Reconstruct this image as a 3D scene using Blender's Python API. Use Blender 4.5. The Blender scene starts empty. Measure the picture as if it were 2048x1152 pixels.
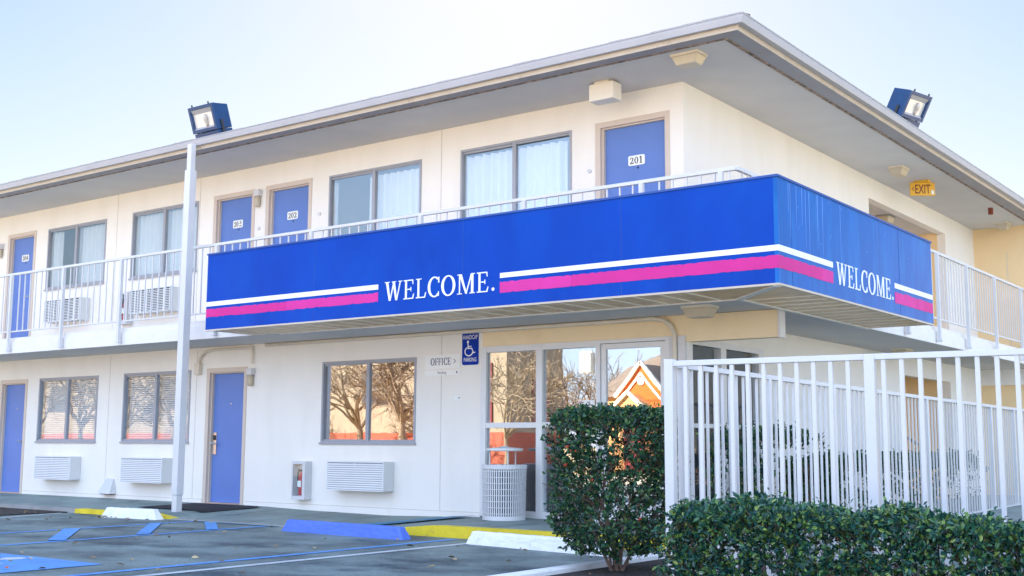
import bpy, bmesh, math, random
from mathutils import Vector, Matrix, Euler
random.seed(11)
R = math.radians
scn = bpy.context.scene
COL = scn.collection

# ------------------------------------------------------------------ helpers
def lin(h):
    h = h.lstrip('#')
    out = []
    for i in (0, 2, 4):
        c = int(h[i:i+2], 16) / 255
        out.append(c / 12.92 if c <= 0.04045 else ((c + 0.055) / 1.055) ** 2.4)
    return tuple(out)

def mat(name, col, rough=0.6, var=0.08, scale=3.0, bump=0.0, bscale=60, metal=0.0, spec=0.5, coat=0.0,
        stretch=(1, 1, 1), dirt=None, dirt_scale=2.0, dirt_lo=0.55, dirt_hi=0.75, fine=0.0):
    m = bpy.data.materials.new(name); m.use_nodes = True
    nt = m.node_tree; n = nt.nodes; L = nt.links
    b = n['Principled BSDF']
    b.inputs['Roughness'].default_value = rough
    b.inputs['Metallic'].default_value = metal
    b.inputs['Specular IOR Level'].default_value = spec
    if coat:
        b.inputs['Coat Weight'].default_value = coat; b.inputs['Coat Roughness'].default_value = 0.08
    tc = n.new('ShaderNodeTexCoord'); mp = n.new('ShaderNodeMapping')
    mp.inputs['Scale'].default_value = stretch
    L.new(tc.outputs['Object'], mp.inputs['Vector'])
    nz = n.new('ShaderNodeTexNoise'); nz.inputs['Scale'].default_value = scale
    nz.inputs['Detail'].default_value = 6; nz.inputs['Roughness'].default_value = 0.6
    L.new(mp.outputs[0], nz.inputs['Vector'])
    rp = n.new('ShaderNodeValToRGB')
    rp.color_ramp.elements[0].position = 0.3; rp.color_ramp.elements[1].position = 0.7
    a = tuple(max(0, c * (1 - var)) for c in col); z = tuple(min(1, c * (1 + var)) for c in col)
    rp.color_ramp.elements[0].color = (*a, 1); rp.color_ramp.elements[1].color = (*z, 1)
    L.new(nz.outputs['Fac'], rp.inputs[0])
    out = rp.outputs[0]
    if dirt is not None:
        n2 = n.new('ShaderNodeTexNoise'); n2.inputs['Scale'].default_value = dirt_scale; n2.inputs['Detail'].default_value = 8
        n2.inputs['Roughness'].default_value = 0.65
        L.new(mp.outputs[0], n2.inputs['Vector'])
        r2 = n.new('ShaderNodeValToRGB'); r2.color_ramp.elements[0].position = dirt_lo; r2.color_ramp.elements[1].position = dirt_hi
        L.new(n2.outputs['Fac'], r2.inputs[0])
        mx = n.new('ShaderNodeMixRGB'); L.new(r2.outputs[0], mx.inputs[0]); L.new(out, mx.inputs[1])
        mx.inputs[2].default_value = (*dirt, 1)
        out = mx.outputs[0]
    if fine:
        n3 = n.new('ShaderNodeTexNoise'); n3.inputs['Scale'].default_value = 90; n3.inputs['Detail'].default_value = 3
        L.new(tc.outputs['Object'], n3.inputs['Vector'])
        r3 = n.new('ShaderNodeMapRange'); r3.inputs[1].default_value = 0.3; r3.inputs[2].default_value = 0.7
        r3.inputs[3].default_value = 1 - fine; r3.inputs[4].default_value = 1 + fine
        L.new(n3.outputs['Fac'], r3.inputs[0])
        mx = n.new('ShaderNodeVectorMath'); mx.operation = 'SCALE'
        L.new(out, mx.inputs[0]); L.new(r3.outputs[0], mx.inputs['Scale']); out = mx.outputs[0]
    L.new(out, b.inputs['Base Color'])
    if bump:
        n4 = n.new('ShaderNodeTexNoise'); n4.inputs['Scale'].default_value = bscale; n4.inputs['Detail'].default_value = 4
        L.new(tc.outputs['Object'], n4.inputs['Vector'])
        bp = n.new('ShaderNodeBump'); bp.inputs['Strength'].default_value = bump; bp.inputs['Distance'].default_value = 0.02
        L.new(n4.outputs['Fac'], bp.inputs['Height']); L.new(bp.outputs[0], b.inputs['Normal'])
    return m

def leaf_mat(name, cols, rough=0.35, trans=0.25):
    m = bpy.data.materials.new(name); m.use_nodes = True
    nt = m.node_tree; n = nt.nodes; L = nt.links
    b = n['Principled BSDF']; b.inputs['Roughness'].default_value = rough
    g = n.new('ShaderNodeNewGeometry'); rp = n.new('ShaderNodeValToRGB')
    els = rp.color_ramp.elements
    while len(els) < len(cols): els.new(0.5)
    for i, (p, c) in enumerate(cols):
        els[i].position = p; els[i].color = (*c, 1)
    L.new(g.outputs['Random Per Island'], rp.inputs[0]); L.new(rp.outputs[0], b.inputs['Base Color'])
    if trans:
        t = n.new('ShaderNodeBsdfTranslucent'); L.new(rp.outputs[0], t.inputs[0])
        mx = n.new('ShaderNodeMixShader'); mx.inputs[0].default_value = trans
        L.new(b.outputs[0], mx.inputs[1]); L.new(t.outputs[0], mx.inputs[2])
        L.new(mx.outputs[0], n['Material Output'].inputs[0])
    return m

def glass_mat(name, fac, tint=(0.9, 0.95, 1.0), wavy=0.0):
    m = bpy.data.materials.new(name); m.use_nodes = True
    nt = m.node_tree; n = nt.nodes; L = nt.links
    n.remove(n['Principled BSDF'])
    t = n.new('ShaderNodeBsdfTransparent'); t.inputs[0].default_value = (0.95, 0.97, 0.98, 1)
    g = n.new('ShaderNodeBsdfGlossy'); g.inputs['Roughness'].default_value = 0.0; g.inputs[0].default_value = (*tint, 1)
    if wavy:
        tc = n.new('ShaderNodeTexCoord'); nz = n.new('ShaderNodeTexNoise'); nz.inputs['Scale'].default_value = 2.2
        nz.inputs['Detail'].default_value = 1
        L.new(tc.outputs['Object'], nz.inputs['Vector'])
        bp = n.new('ShaderNodeBump'); bp.inputs['Strength'].default_value = wavy; bp.inputs['Distance'].default_value = 0.01
        L.new(nz.outputs['Fac'], bp.inputs['Height']); L.new(bp.outputs[0], g.inputs['Normal'])
    mx = n.new('ShaderNodeMixShader')
    lw = n.new('ShaderNodeLayerWeight'); lw.inputs[0].default_value = 0.5
    mr = n.new('ShaderNodeMapRange'); mr.inputs[3].default_value = fac; mr.inputs[4].default_value = fac + 0.3*min(1, fac*6)
    L.new(lw.outputs['Fresnel'], mr.inputs[0]); L.new(mr.outputs[0], mx.inputs[0])
    L.new(t.outputs[0], mx.inputs[1]); L.new(g.outputs[0], mx.inputs[2])
    L.new(mx.outputs[0], n['Material Output'].inputs[0])
    return m

class MB:
    """collects faces and links them as one mesh object"""
    def __init__(s): s.v = []; s.f = []; s.m = []
    def face(s, pts, mi=0):
        b = len(s.v); s.v += [tuple(p) for p in pts]; s.f.append(tuple(range(b, b + len(pts)))); s.m.append(mi); return s
    def box(s, x0, x1, y0, y1, z0, z1, mi=0):
        b = len(s.v)
        s.v += [(x0,y0,z0),(x1,y0,z0),(x1,y1,z0),(x0,y1,z0),(x0,y0,z1),(x1,y0,z1),(x1,y1,z1),(x0,y1,z1)]
        for q in ((0,3,2,1),(4,5,6,7),(0,1,5,4),(1,2,6,5),(2,3,7,6),(3,0,4,7)):
            s.f.append(tuple(b + i for i in q)); s.m.append(mi)
        return s
    def hexa(s, p, mi=0):
        b = len(s.v); s.v += [tuple(q) for q in p]
        for q in ((0,3,2,1),(4,5,6,7),(0,1,5,4),(1,2,6,5),(2,3,7,6),(3,0,4,7)):
            s.f.append(tuple(b + i for i in q)); s.m.append(mi)
        return s
    def bar(s, a, c, w, h, mi=0, up=(0, 0, 1)):
        a = Vector(a); c = Vector(c); d = (c - a).normalized(); u = Vector(up)
        if abs(d.dot(u)) > .95: u = Vector((0, 1, 0))
        r = d.cross(u).normalized(); u = r.cross(d)
        p = []
        for q in (a, c):
            p += [q - r*w/2 - u*h/2, q + r*w/2 - u*h/2, q + r*w/2 + u*h/2, q - r*w/2 + u*h/2]
        b = len(s.v); s.v += [tuple(q) for q in p]
        for q in ((0,3,2,1),(4,5,6,7),(0,1,5,4),(1,2,6,5),(2,3,7,6),(3,0,4,7)):
            s.f.append(tuple(b + i for i in q)); s.m.append(mi)
        return s
    def tube(s, pts, rad, seg=8, mi=0, cap=True):
        pts = [Vector(p) for p in pts]; rs = rad if isinstance(rad, (list, tuple)) else [rad]*len(pts)
        rings = []; ref = None
        for i, p in enumerate(pts):
            d = (pts[min(i+1, len(pts)-1)] - pts[max(i-1, 0)])
            d = d.normalized() if d.length > 1e-9 else Vector((0, 0, 1))
            if ref is None:
                ref = Vector((0, 0, 1)) if abs(d.z) < .9 else Vector((1, 0, 0))
            u = (ref - d*ref.dot(d))
            u = u.normalized() if u.length > 1e-6 else d.orthogonal().normalized()
            ref = u; w = d.cross(u)
            b = len(s.v)
            for k in range(seg):
                t = 2*math.pi*k/seg
                s.v.append(tuple(p + (u*math.cos(t) + w*math.sin(t))*rs[i]))
            rings.append(b)
        for i in range(len(rings)-1):
            for k in range(seg):
                k2 = (k+1) % seg
                s.f.append((rings[i]+k, rings[i]+k2, rings[i+1]+k2, rings[i+1]+k)); s.m.append(mi)
        if cap:
            s.f.append(tuple(rings[0]+k for k in range(seg-1, -1, -1))); s.m.append(mi)
            s.f.append(tuple(rings[-1]+k for k in range(seg))); s.m.append(mi)
        return s
    def prism(s, poly, fr, n0, n1, mi=0):
        """2D polygon (counter-clockwise) in frame fr, from depth n0 to n1 along its normal"""
        k = len(poly); b = len(s.v)
        s.v += [tuple(fr(u, v, n0)) for u, v in poly] + [tuple(fr(u, v, n1)) for u, v in poly]
        s.f.append(tuple(b + i for i in range(k-1, -1, -1))); s.m.append(mi)
        s.f.append(tuple(b + k + i for i in range(k))); s.m.append(mi)
        for i in range(k):
            j = (i+1) % k
            s.f.append((b+i, b+j, b+k+j, b+k+i)); s.m.append(mi)
        return s
    def build(s, name, mats, parent=None, smooth=False, bevel=0.0, recalc=False):
        me = bpy.data.meshes.new(name); me.from_pydata(s.v, [], s.f)
        mats = mats if isinstance(mats, (list, tuple)) else [mats]
        for m in mats: me.materials.append(m)
        me.polygons.foreach_set('material_index', s.m)
        if recalc:
            bm = bmesh.new(); bm.from_mesh(me); bmesh.ops.recalc_face_normals(bm, faces=bm.faces); bm.to_mesh(me); bm.free()
        if smooth: me.polygons.foreach_set('use_smooth', [True]*len(me.polygons))
        me.update()
        o = bpy.data.objects.new(name, me); COL.objects.link(o)
        if parent is not None: o.parent = parent
        if bevel:
            bv = o.modifiers.new('edge', 'BEVEL'); bv.width = bevel; bv.segments = 2; bv.limit_method = 'ANGLE'
        return o

class Frame:
    def __init__(s, o, u, v, n): s.o = Vector(o); s.u = Vector(u); s.v = Vector(v); s.n = Vector(n)
    def __call__(s, a, b, c=0.0): return s.o + s.u*a + s.v*b + s.n*c
def front(x, z, y=0.0): return Frame((x, y, z), (1, 0, 0), (0, 0, 1), (0, -1, 0))
def side(y, z, x=0.0): return Frame((x, y, z), (0, 1, 0), (0, 0, 1), (1, 0, 0))

def tag(o, label, cat, group=None, kind=None):
    o['label'] = label; o['category'] = cat
    if group: o['group'] = group
    if kind: o['kind'] = kind
    return o
def thing(name, label, cat, loc=(0, 0, 0), group=None, rz=0.0):
    o = bpy.data.objects.new(name, None); COL.objects.link(o); o.location = loc; o.rotation_euler = (0, 0, rz)
    o.empty_display_size = 0.2
    return tag(o, label, cat, group)
def struct(o): o['kind'] = 'structure'; return o
def copy_tree(o, parent=None):
    c = o.copy(); COL.objects.link(c)
    if parent is not None: c.parent = parent
    for ch in list(o.children): copy_tree(ch, c)
    return c

# lettering ------------------------------------------------------------
def ribbon(pts, ws):
    """a stroke with a width at each point -> polygon"""
    Lp, Rp = [], []
    for i, p in enumerate(pts):
        a = Vector(pts[max(i-1, 0)]); c = Vector(pts[min(i+1, len(pts)-1)]); d = (c - a).normalized()
        nn = Vector((-d.y, d.x)); w = ws[i] if isinstance(ws, (list, tuple)) else ws
        Lp.append(Vector(p) + nn*w/2); Rp.append(Vector(p) - nn*w/2)
    quads = []
    for i in range(len(pts)-1):
        quads.append([Rp[i], Rp[i+1], Lp[i+1], Lp[i]])
    return quads
def rect(x0, y0, x1, y1): return [[Vector((x0, y0)), Vector((x1, y0)), Vector((x1, y1)), Vector((x0, y1))]]
def ring(cx, cy, rx, ry, wx, wy, a0=0, a1=360, n=28):
    q = []
    for i in range(n):
        t0 = R(a0 + (a1-a0)*i/n); t1 = R(a0 + (a1-a0)*(i+1)/n)
        P = lambda t, k: Vector((cx + (rx - k*wx)*math.cos(t), cy + (ry - k*wy)*math.sin(t)))
        q.append([P(t0, 1), P(t0, 0), P(t1, 0), P(t1, 1)])
    return q
def glyph(c):
    S, T, H = .122, .055, .042       # thick stem, thin stroke, serif height
    if c == 'E':
        return (rect(.10, 0, .10+S, 1) + rect(0, 0, .66, T) + rect(0, 1-T, .64, 1) + rect(.25, .48, .50, .48+T)
                + [[Vector((.60, T)), Vector((.66, 0)), Vector((.72, .26)), Vector((.67, .26))]]
                + [[Vector((.64, 1)), Vector((.58, 1-T)), Vector((.62, .76)), Vector((.66, .76))]]
                + rect(.47, .40, .52, .62)), .78
    if c == 'F':
        return (rect(.10, 0, .10+S, 1) + rect(0, 0, .36, H) + rect(0, 1-T, .62, 1) + rect(.25, .47, .48, .47+T)
                + [[Vector((.62, 1)), Vector((.56, 1-T)), Vector((.60, .76)), Vector((.65, .76))]] + rect(.46, .39, .51, .61)), .70
    if c == 'L':
        return (rect(.10, 0, .10+S, 1) + rect(0, 0, .62, T) + rect(0, 1-H, .36, 1)
                + [[Vector((.56, T)), Vector((.62, 0)), Vector((.69, .28)), Vector((.64, .28))]]), .73
    if c == 'I':
        return rect(.10, 0, .10+S, 1) + rect(0, 0, .35, H) + rect(0, 1-H, .35, 1), .42
    if c == 'C':
        return (ring(.44, .5, .44, .53, .16, .07, 50, 315, 30) + rect(.68, .70, .755, 1.0) + rect(.68, .02, .735, .26)
                + [[Vector((.60, .03)), Vector((.735, .12)), Vector((.70, .20)), Vector((.60, .10))]]), .82
    if c == 'O':
        return ring(.46, .5, .46, .53, .165, .07, 0, 360, 40), .98
    if c == 'W':
        q = []
        q += [[Vector((.30, 0)), Vector((.42, 0)), Vector((.24, 1)), Vector((.07, 1))]]
        q += [[Vector((.34, 0)), Vector((.42, 0)), Vector((.66, .93)), Vector((.59, .93))]]
        q += [[Vector((.76, 0)), Vector((.88, 0)), Vector((.70, 1)), Vector((.54, 1))]]
        q += [[Vector((.81, 0)), Vector((.88, 0)), Vector((1.13, 1)), Vector((1.06, 1))]]
        q += rect(0, 1-H, .34, 1) + rect(.50, 1-H, .78, 1) + rect(.96, 1-H, 1.22, 1)
        return q, 1.26
    if c == 'M':
        q = rect(.11, 0, .18, 1) + rect(.88, 0, 1.03, 1)
        q += [[Vector((.53, 0)), Vector((.62, 0)), Vector((.28, 1)), Vector((.11, 1))]]
        q += [[Vector((.53, 0)), Vector((.60, 0)), Vector((.95, 1)), Vector((.87, 1))]]
        q += rect(0, 0, .30, H) + rect(.78, 0, 1.12, H) + rect(0, 1-H, .2, 1) + rect(.90, 1-H, 1.12, 1)
        return q, 1.18
    if c == '0': return ring(.30, .5, .30, .52, .14, .06, 0, 360, 24), .68
    if c == '1': return rect(.20, 0, .36, 1) + rect(.06, 0, .50, .06) + [[Vector((.04, .80)), Vector((.2, .86)), Vector((.2, 1)), Vector((.04, .86))]], .60
    if c == '2':
        return (ribbon([(.06, .70), (.10, .86), (.28, .96), (.46, .88), (.50, .70), (.42, .48), (.22, .24), (.08, .08)],
                       [.16, .10, .08, .12, .15, .13, .09, .09]) + rect(.03, 0, .58, .13) + rect(.52, .1, .58, .26)), .66
    if c == '3':
        return (ribbon([(.06, .78), (.14, .92), (.28, .96), (.44, .88), (.47, .74), (.40, .58), (.24, .53)], [.14, .09, .08, .12, .15, .11, .07])
                + ribbon([(.24, .53), (.44, .46), (.53, .28), (.44, .09), (.26, .03), (.10, .09), (.05, .22)], [.07, .11, .16, .12, .08, .10, .15])), .66
    if c == '4':
        return rect(.34, 0, .49, 1) + rect(.02, .25, .62, .34) + ribbon([(.04, .31), (.42, .97)], .07) + rect(.24, 0, .60, .05), .68
    if c == '>': return ribbon([(.05, .78), (.46, .46), (.05, .14)], .10), .6
    if c == ' ': return [], .35
    return rect(0, 0, .4, 1), .5
def word_width(w, track=0.06):
    return sum(glyph(c)[1] + track for c in w) - track
def put_word(mb, w, fr, u0, v0, hgt, width=None, depth=0.006, mi=0, track=0.06, base=0.001):
    sx = hgt if width is None else width / word_width(w, track)
    x = 0.0; k = 0
    for c in w:
        q, adv = glyph(c)
        for poly in q:
            pl = [(u0 + (x + p[0])*sx, v0 + p[1]*hgt) for p in poly]
            ar = sum(pl[i][0]*pl[(i+1) % len(pl)][1] - pl[(i+1) % len(pl)][0]*pl[i][1] for i in range(len(pl)))
            if ar < 0: pl.reverse()
            mb.prism(pl, fr, base, depth + (k % 12)*0.00012, mi); k += 1
        x += adv + track
_font_cache = {}
def put_sans(mb, txt, fr, u0, v0, hgt, width, depth=0.003, mi=0, bold=0.0):
    """sans lettering from the built-in vector font, meshed and fitted to hgt x width, lower corner u0, v0"""
    key = (txt, bold)
    if key not in _font_cache:
        cu = bpy.data.curves.new('lettering', 'FONT'); cu.body = txt; cu.offset = bold; cu.extrude = 0; cu.resolution_u = 3
        ob = bpy.data.objects.new('lettering', cu); COL.objects.link(ob)
        dg = bpy.context.evaluated_depsgraph_get()
        me = bpy.data.meshes.new_from_object(ob.evaluated_get(dg))
        vs = [(v.co.x, v.co.y) for v in me.vertices]; fs = [tuple(p.vertices) for p in me.polygons]
        bpy.data.objects.remove(ob); bpy.data.curves.remove(cu); bpy.data.meshes.remove(me)
        _font_cache[key] = (vs, fs)
    vs, fs = _font_cache[key]
    x0 = min(v[0] for v in vs); x1 = max(v[0] for v in vs); y0 = min(v[1] for v in vs); y1 = max(v[1] for v in vs)
    b = len(mb.v)
    mb.v += [tuple(fr(u0 + (v[0]-x0)/(x1-x0)*width, v0 + (v[1]-y0)/(y1-y0)*hgt, depth)) for v in vs]
    for f in fs: mb.f.append(tuple(b + i for i in f)); mb.m.append(mi)

def wheelchair(mb, fr, w, h, depth, mi):
    """access symbol fitted to a w x h box whose lower corner is the frame origin"""
    P = lambda pts: [(x*w, y*h) for x, y in pts]
    k = 0
    def add(qs):
        nonlocal k
        for q in qs:
            pl = [(p[0], p[1]) for p in q]
            ar = sum(pl[i][0]*pl[(i+1) % len(pl)][1] - pl[(i+1) % len(pl)][0]*pl[i][1] for i in range(len(pl)))
            if ar < 0: pl.reverse()
            mb.prism(pl, fr, 0.0005, depth + (k % 12)*0.0001, mi); k += 1
    s = min(w, h)
    add([[Vector((.30*w + .09*s*math.cos(t*math.pi/6), .91*h + .09*s*math.sin(t*math.pi/6))) for t in range(12)]])
    add(ribbon(P([(.30, .84), (.33, .46)]), .075*s))
    add(ribbon(P([(.32, .50), (.64, .50)]), .07*s))
    add(ribbon(P([(.32, .62), (.60, .62)]), .06*s))
    add(ribbon(P([(.62, .51), (.78, .20), (.92, .25)]), .075*s))
    t0 = 110
    add(ribbon([(.38*w + .33*w*math.cos(R(a)), .30*h + .27*h*math.sin(R(a))) for a in range(112, 351, 14)], .075*s))

# ------------------------------------------------------------------ materials
M = {}
M['wall'] = mat('wall_paint', (0.85, 0.81, 0.75), 0.75, 0.025, 1.2, bump=0.22, bscale=38, dirt=(0.79, 0.74, 0.66), dirt_scale=1.6, dirt_lo=.5, dirt_hi=.9, stretch=(1.3, 1.3, .35))
M['joint'] = mat('wall_joint', (0.62, 0.58, 0.52), 0.8)
M['tan'] = mat('tan_paint_bounce', (0.86, 0.63, 0.35), 0.75, 0.03, 1.5, bump=0.1, bscale=45)  # beige-yellow paint, its warmth standing in for bounced light on these walls
M['soffit'] = mat('soffit_paint', (0.60, 0.57, 0.545), 0.8, 0.05, 1.5, bump=0.05)
M['white'] = mat('white_paint', (0.62, 0.62, 0.63), 0.42, 0.03, 4, dirt=(0.66, 0.64, 0.58), dirt_scale=5, dirt_lo=.62, dirt_hi=.95)
M['slab_edge'] = mat('slab_edge_paint', (0.73, 0.72, 0.72), 0.55, 0.05, 3, bump=0.15, bscale=25, dirt=(0.6, 0.56, 0.5), dirt_scale=3, dirt_lo=.6, dirt_hi=.95)
M['gutter'] = mat('gutter_metal', (0.40, 0.395, 0.42), 0.40, 0.05, 2, dirt=(0.42, 0.37, 0.33), dirt_scale=4, dirt_lo=.6, dirt_hi=.95)
M['beam'] = mat('beam_paint_bounce', (0.86, 0.70, 0.46), 0.7, 0.04, 2, bump=0.12, bscale=45, dirt=(0.72, 0.56, 0.34), dirt_scale=2, dirt_lo=.5, dirt_hi=.9)  # tan paint that also stands in for warm light bounced from below
M['fascia'] = mat('fascia_cream', (0.56, 0.48, 0.39), 0.6, 0.08, 3, dirt=(0.35, 0.27, 0.19), dirt_scale=9, dirt_lo=.58, dirt_hi=.78)
M['drip'] = mat('drip_board', (0.30, 0.29, 0.31), 0.6, 0.08, 3)
M['rot'] = mat('worn_timber_strip', (0.34, 0.25, 0.19), 0.9, 0.5, 9, dirt=(0.10, 0.08, 0.06), dirt_scale=12, dirt_lo=.45, dirt_hi=.62)
M['shingle'] = mat('roof_shingle', (0.10, 0.095, 0.09), 0.9, 0.3, 12, bump=0.3)
M['frame'] = mat('window_aluminium', (0.34, 0.35, 0.39), 0.42, 0.05, 3)
M['store_frame'] = mat('storefront_paint', (0.72, 0.72, 0.72), 0.4, 0.03, 3)
M['door'] = mat('door_blue', (0.125, 0.215, 0.53), 0.38, 0.06, 1.3, spec=0.25, bump=0.01, bscale=14)
M['jamb'] = mat('door_jamb', (0.62, 0.52, 0.44), 0.5, 0.04)
M['rubber'] = mat('black_rubber', (0.012, 0.012, 0.014), 0.6)
M['steel'] = mat('brushed_steel', (0.62, 0.62, 0.62), 0.25, 0.03, metal=0.9)
M['plate'] = mat('plate_white', (0.86, 0.86, 0.84), 0.35, 0.01)
M['ink'] = mat('black_ink', (0.010, 0.011, 0.015), 0.5, 0.0)
M['navy'] = mat('navy_ink', (0.035, 0.07, 0.16), 0.5, 0.0)
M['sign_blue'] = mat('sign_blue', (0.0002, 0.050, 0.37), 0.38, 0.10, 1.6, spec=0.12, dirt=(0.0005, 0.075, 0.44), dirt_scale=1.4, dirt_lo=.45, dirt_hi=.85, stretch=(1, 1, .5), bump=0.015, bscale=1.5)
M['sign_side'] = mat('sign_blue_weathered_sheen', (0.001, 0.105, 0.42), 0.30, 0.12, 1.5, spec=0.22, dirt=(0.008, 0.20, 0.56), dirt_scale=2.2, dirt_lo=.48, dirt_hi=.85, stretch=(1, 2.2, .35), bump=0.015, bscale=1.5)  # weathered blue, base lightened for the sky mirrored in this panel
M['sign_edge'] = mat('sign_cap_blue', (0.010, 0.065, 0.30), 0.35, 0.1, 4)
M['sign_white'] = mat('sign_white', (0.80, 0.82, 0.86), 0.4, 0.02)
M['pink'] = mat('sign_pink', (0.58, 0.003, 0.24), 0.5, 0.06, 3)
M['pink_pale'] = mat('sign_pink_faded', (0.62, 0.014, 0.29), 0.5, 0.08, 3)
M['scuff'] = mat('sign_scuff', (0.16, 0.32, 0.74), 0.6, 0.1)
M['panel'] = mat('soffit_panel_bronze', (0.78, 0.52, 0.28), 0.38, 0.14, 5, stretch=(1, 1, 1), metal=0.0, dirt=(0.40, 0.27, 0.16), dirt_scale=3.0, dirt_lo=.5, dirt_hi=.85)
M['panel_rib'] = mat('soffit_panel_rib', (0.90, 0.85, 0.76), 0.4, 0.05)
M['conduit'] = mat('conduit_paint', (0.70, 0.63, 0.52), 0.55, 0.05)
M['ac'] = mat('air_conditioner_case', (0.66, 0.67, 0.66), 0.5, 0.03, 4)
M['ac_fin'] = mat('air_conditioner_fin', (0.78, 0.80, 0.81), 0.4, 0.03, 4)
M['dark'] = mat('dark_void', (0.035, 0.037, 0.042), 0.7, 0.1)
M['lens'] = mat('lamp_lens', (0.54, 0.46, 0.34), 0.3, 0.05, 6)
M['flood'] = mat('floodlight_blue', (0.010, 0.052, 0.155), 0.42, 0.12, 5)
M['reflector'] = mat('floodlight_reflector', (0.74, 0.72, 0.68), 0.35, 0.1, 8, metal=0.2)
M['bulb'] = mat('bulb_glass', (0.5, 0.45, 0.40), 0.15, 0.3, 30)
M['exit'] = mat('exit_yellow', (0.80, 0.44, 0.03), 0.45, 0.04, 6)
M['brown'] = mat('brown_paint', (0.20, 0.035, 0.015), 0.5)
M['red'] = mat('red_paint', (0.50, 0.02, 0.03), 0.35)
M['interior'] = mat('interior_paint', (0.58, 0.52, 0.44), 0.8, 0.05)
M['interior_floor'] = mat('interior_tile', (0.35, 0.28, 0.22), 0.35, 0.1)
M['curtain'] = mat('curtain_cloth', (0.80, 0.78, 0.76), 0.85, 0.03, 6)
M['blind'] = mat('blind_slats', (0.80, 0.82, 0.84), 0.6, 0.04, 5)
M['maroon'] = mat('maroon_panel', (0.20, 0.018, 0.022), 0.4, 0.15)
M['asphalt'] = mat('asphalt', (0.142, 0.188, 0.184), 0.55, 0.38, .9, bump=0.4, bscale=45, dirt=(0.022, 0.048, 0.062), dirt_scale=1.1, dirt_lo=.46, dirt_hi=.66, stretch=(1, 1.3, 1), fine=0.5)
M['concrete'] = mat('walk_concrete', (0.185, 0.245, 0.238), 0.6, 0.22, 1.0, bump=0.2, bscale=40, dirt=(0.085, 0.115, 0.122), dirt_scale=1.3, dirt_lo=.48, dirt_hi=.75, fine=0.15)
M['pale_concrete'] = mat('road_concrete', (0.52, 0.43, 0.31), 0.8, 0.1, .5, fine=0.1)  # made pale so sunlit paving bounces light onto the shaded walls
M['earth'] = mat('ground_earth', (0.52, 0.38, 0.20), 0.9, 0.2, .3)  # ground beyond the lot, brightened and warmed for bounce under the eaves
M['kerb'] = mat('kerb_yellow', (0.66, 0.50, 0.015), 0.6, 0.14, 4, bump=0.2, bscale=30, dirt=(0.16, 0.13, 0.05), dirt_scale=6, dirt_lo=.60, dirt_hi=.78, fine=0.1)
M['kerb_grey'] = mat('kerb_concrete', (0.26, 0.26, 0.25), 0.8, 0.15, 3, bump=0.2, fine=0.1)
M['mark_blue'] = mat('marking_blue', (0.085, 0.27, 0.62), 0.6, 0.14, 3, dirt=(0.07, 0.12, 0.22), dirt_scale=7, dirt_lo=.56, dirt_hi=.75, fine=0.15)
M['mark_teal'] = mat('marking_worn_blue', (0.03, 0.20, 0.36), 0.6, 0.2, 3, dirt=(0.12, 0.15, 0.17), dirt_scale=6, dirt_lo=.5, dirt_hi=.7, fine=0.15)
M['mark_white'] = mat('marking_white', (0.50, 0.54, 0.56), 0.6, 0.12, 3, dirt=(0.16, 0.17, 0.18), dirt_scale=8, dirt_lo=.55, dirt_hi=.75, fine=0.15)
M['stop_white'] = mat('wheel_stop_white', (0.80, 0.80, 0.80), 0.7, 0.05, 5, bump=0.3, bscale=22, dirt=(0.4, 0.39, 0.37), dirt_scale=9, dirt_lo=.60, dirt_hi=.80)
M['stop_blue'] = mat('wheel_stop_blue', (0.085, 0.17, 0.62), 0.6, 0.06, 5, bump=0.3, bscale=22, dirt=(0.04, 0.05, 0.25), dirt_scale=8, dirt_lo=.66, dirt_hi=.76)
M['mulch'] = mat('mulch', (0.035, 0.028, 0.026), 0.95, 0.5, 18, bump=0.9, bscale=30)
M['mat'] = mat('door_mat', (0.008, 0.008, 0.014), 0.9, 0.2, 20)
M['bark'] = mat('twig_bark', (0.20, 0.13, 0.10), 0.8, 0.25, 20)
M['pale_bark'] = mat('pale_bark', (0.22, 0.165, 0.11), 0.8, 0.2, 6)
M['leaf'] = leaf_mat('shrub_leaf', [(0, (.006, .030, .026)), (.30, (.014, .066, .046)), (.60, (.028, .115, .058)), (.88, (.07, .17, .04)), (1, (.16, .25, .06))], 0.30, 0.15)
M['leaf_hedge'] = leaf_mat('hedge_leaf', [(0, (.008, .040, .040)), (.30, (.018, .086, .070)), (.60, (.040, .145, .080)), (.86, (.12, .235, .05)), (1, (.26, .34, .08))], 0.30, 0.18)
M['leaf_red'] = leaf_mat('red_leaf', [(0, (.35, .02, .02)), (1, (.55, .10, .03))], 0.4, 0.2)
M['litter'] = leaf_mat('fallen_leaf', [(0, (.10, .06, .03)), (.5, (.30, .20, .10)), (.8, (.45, .38, .22)), (1, (.42, .10, .05))], 0.7, 0)
M['glass_sky'] = glass_mat('window_glass_upper', 0.09, (0.92, 0.97, 1.0), 0.05)
M['glass_room'] = glass_mat('window_glass_lower', 0.18, (0.96, 0.97, 1.0), 0.05)
M['glass_blind'] = glass_mat('window_glass_blind', 0.07, (0.95, 0.97, 1.0), 0.06)
M['glass_box'] = glass_mat('cabinet_glass', 0.015, (1, 1, 1))
M['glass_store'] = glass_mat('storefront_glass', 0.17, (0.92, 0.96, 1.0), 0.02)
M['glass_side'] = glass_mat('side_glass', 0.025, (0.8, 0.85, 0.9), 0.02)
M['orange'] = mat('orange_stucco', (0.60, 0.13, 0.012), 0.8, 0.05)
M['peach'] = mat('peach_stucco', (0.60, 0.33, 0.14), 0.8, 0.05)
M['beige'] = mat('beige_stucco', (0.29, 0.235, 0.17), 0.8, 0.06, 1, dirt=(0.20, 0.145, 0.10), dirt_scale=.4, dirt_lo=.5, dirt_hi=.8)
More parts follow.
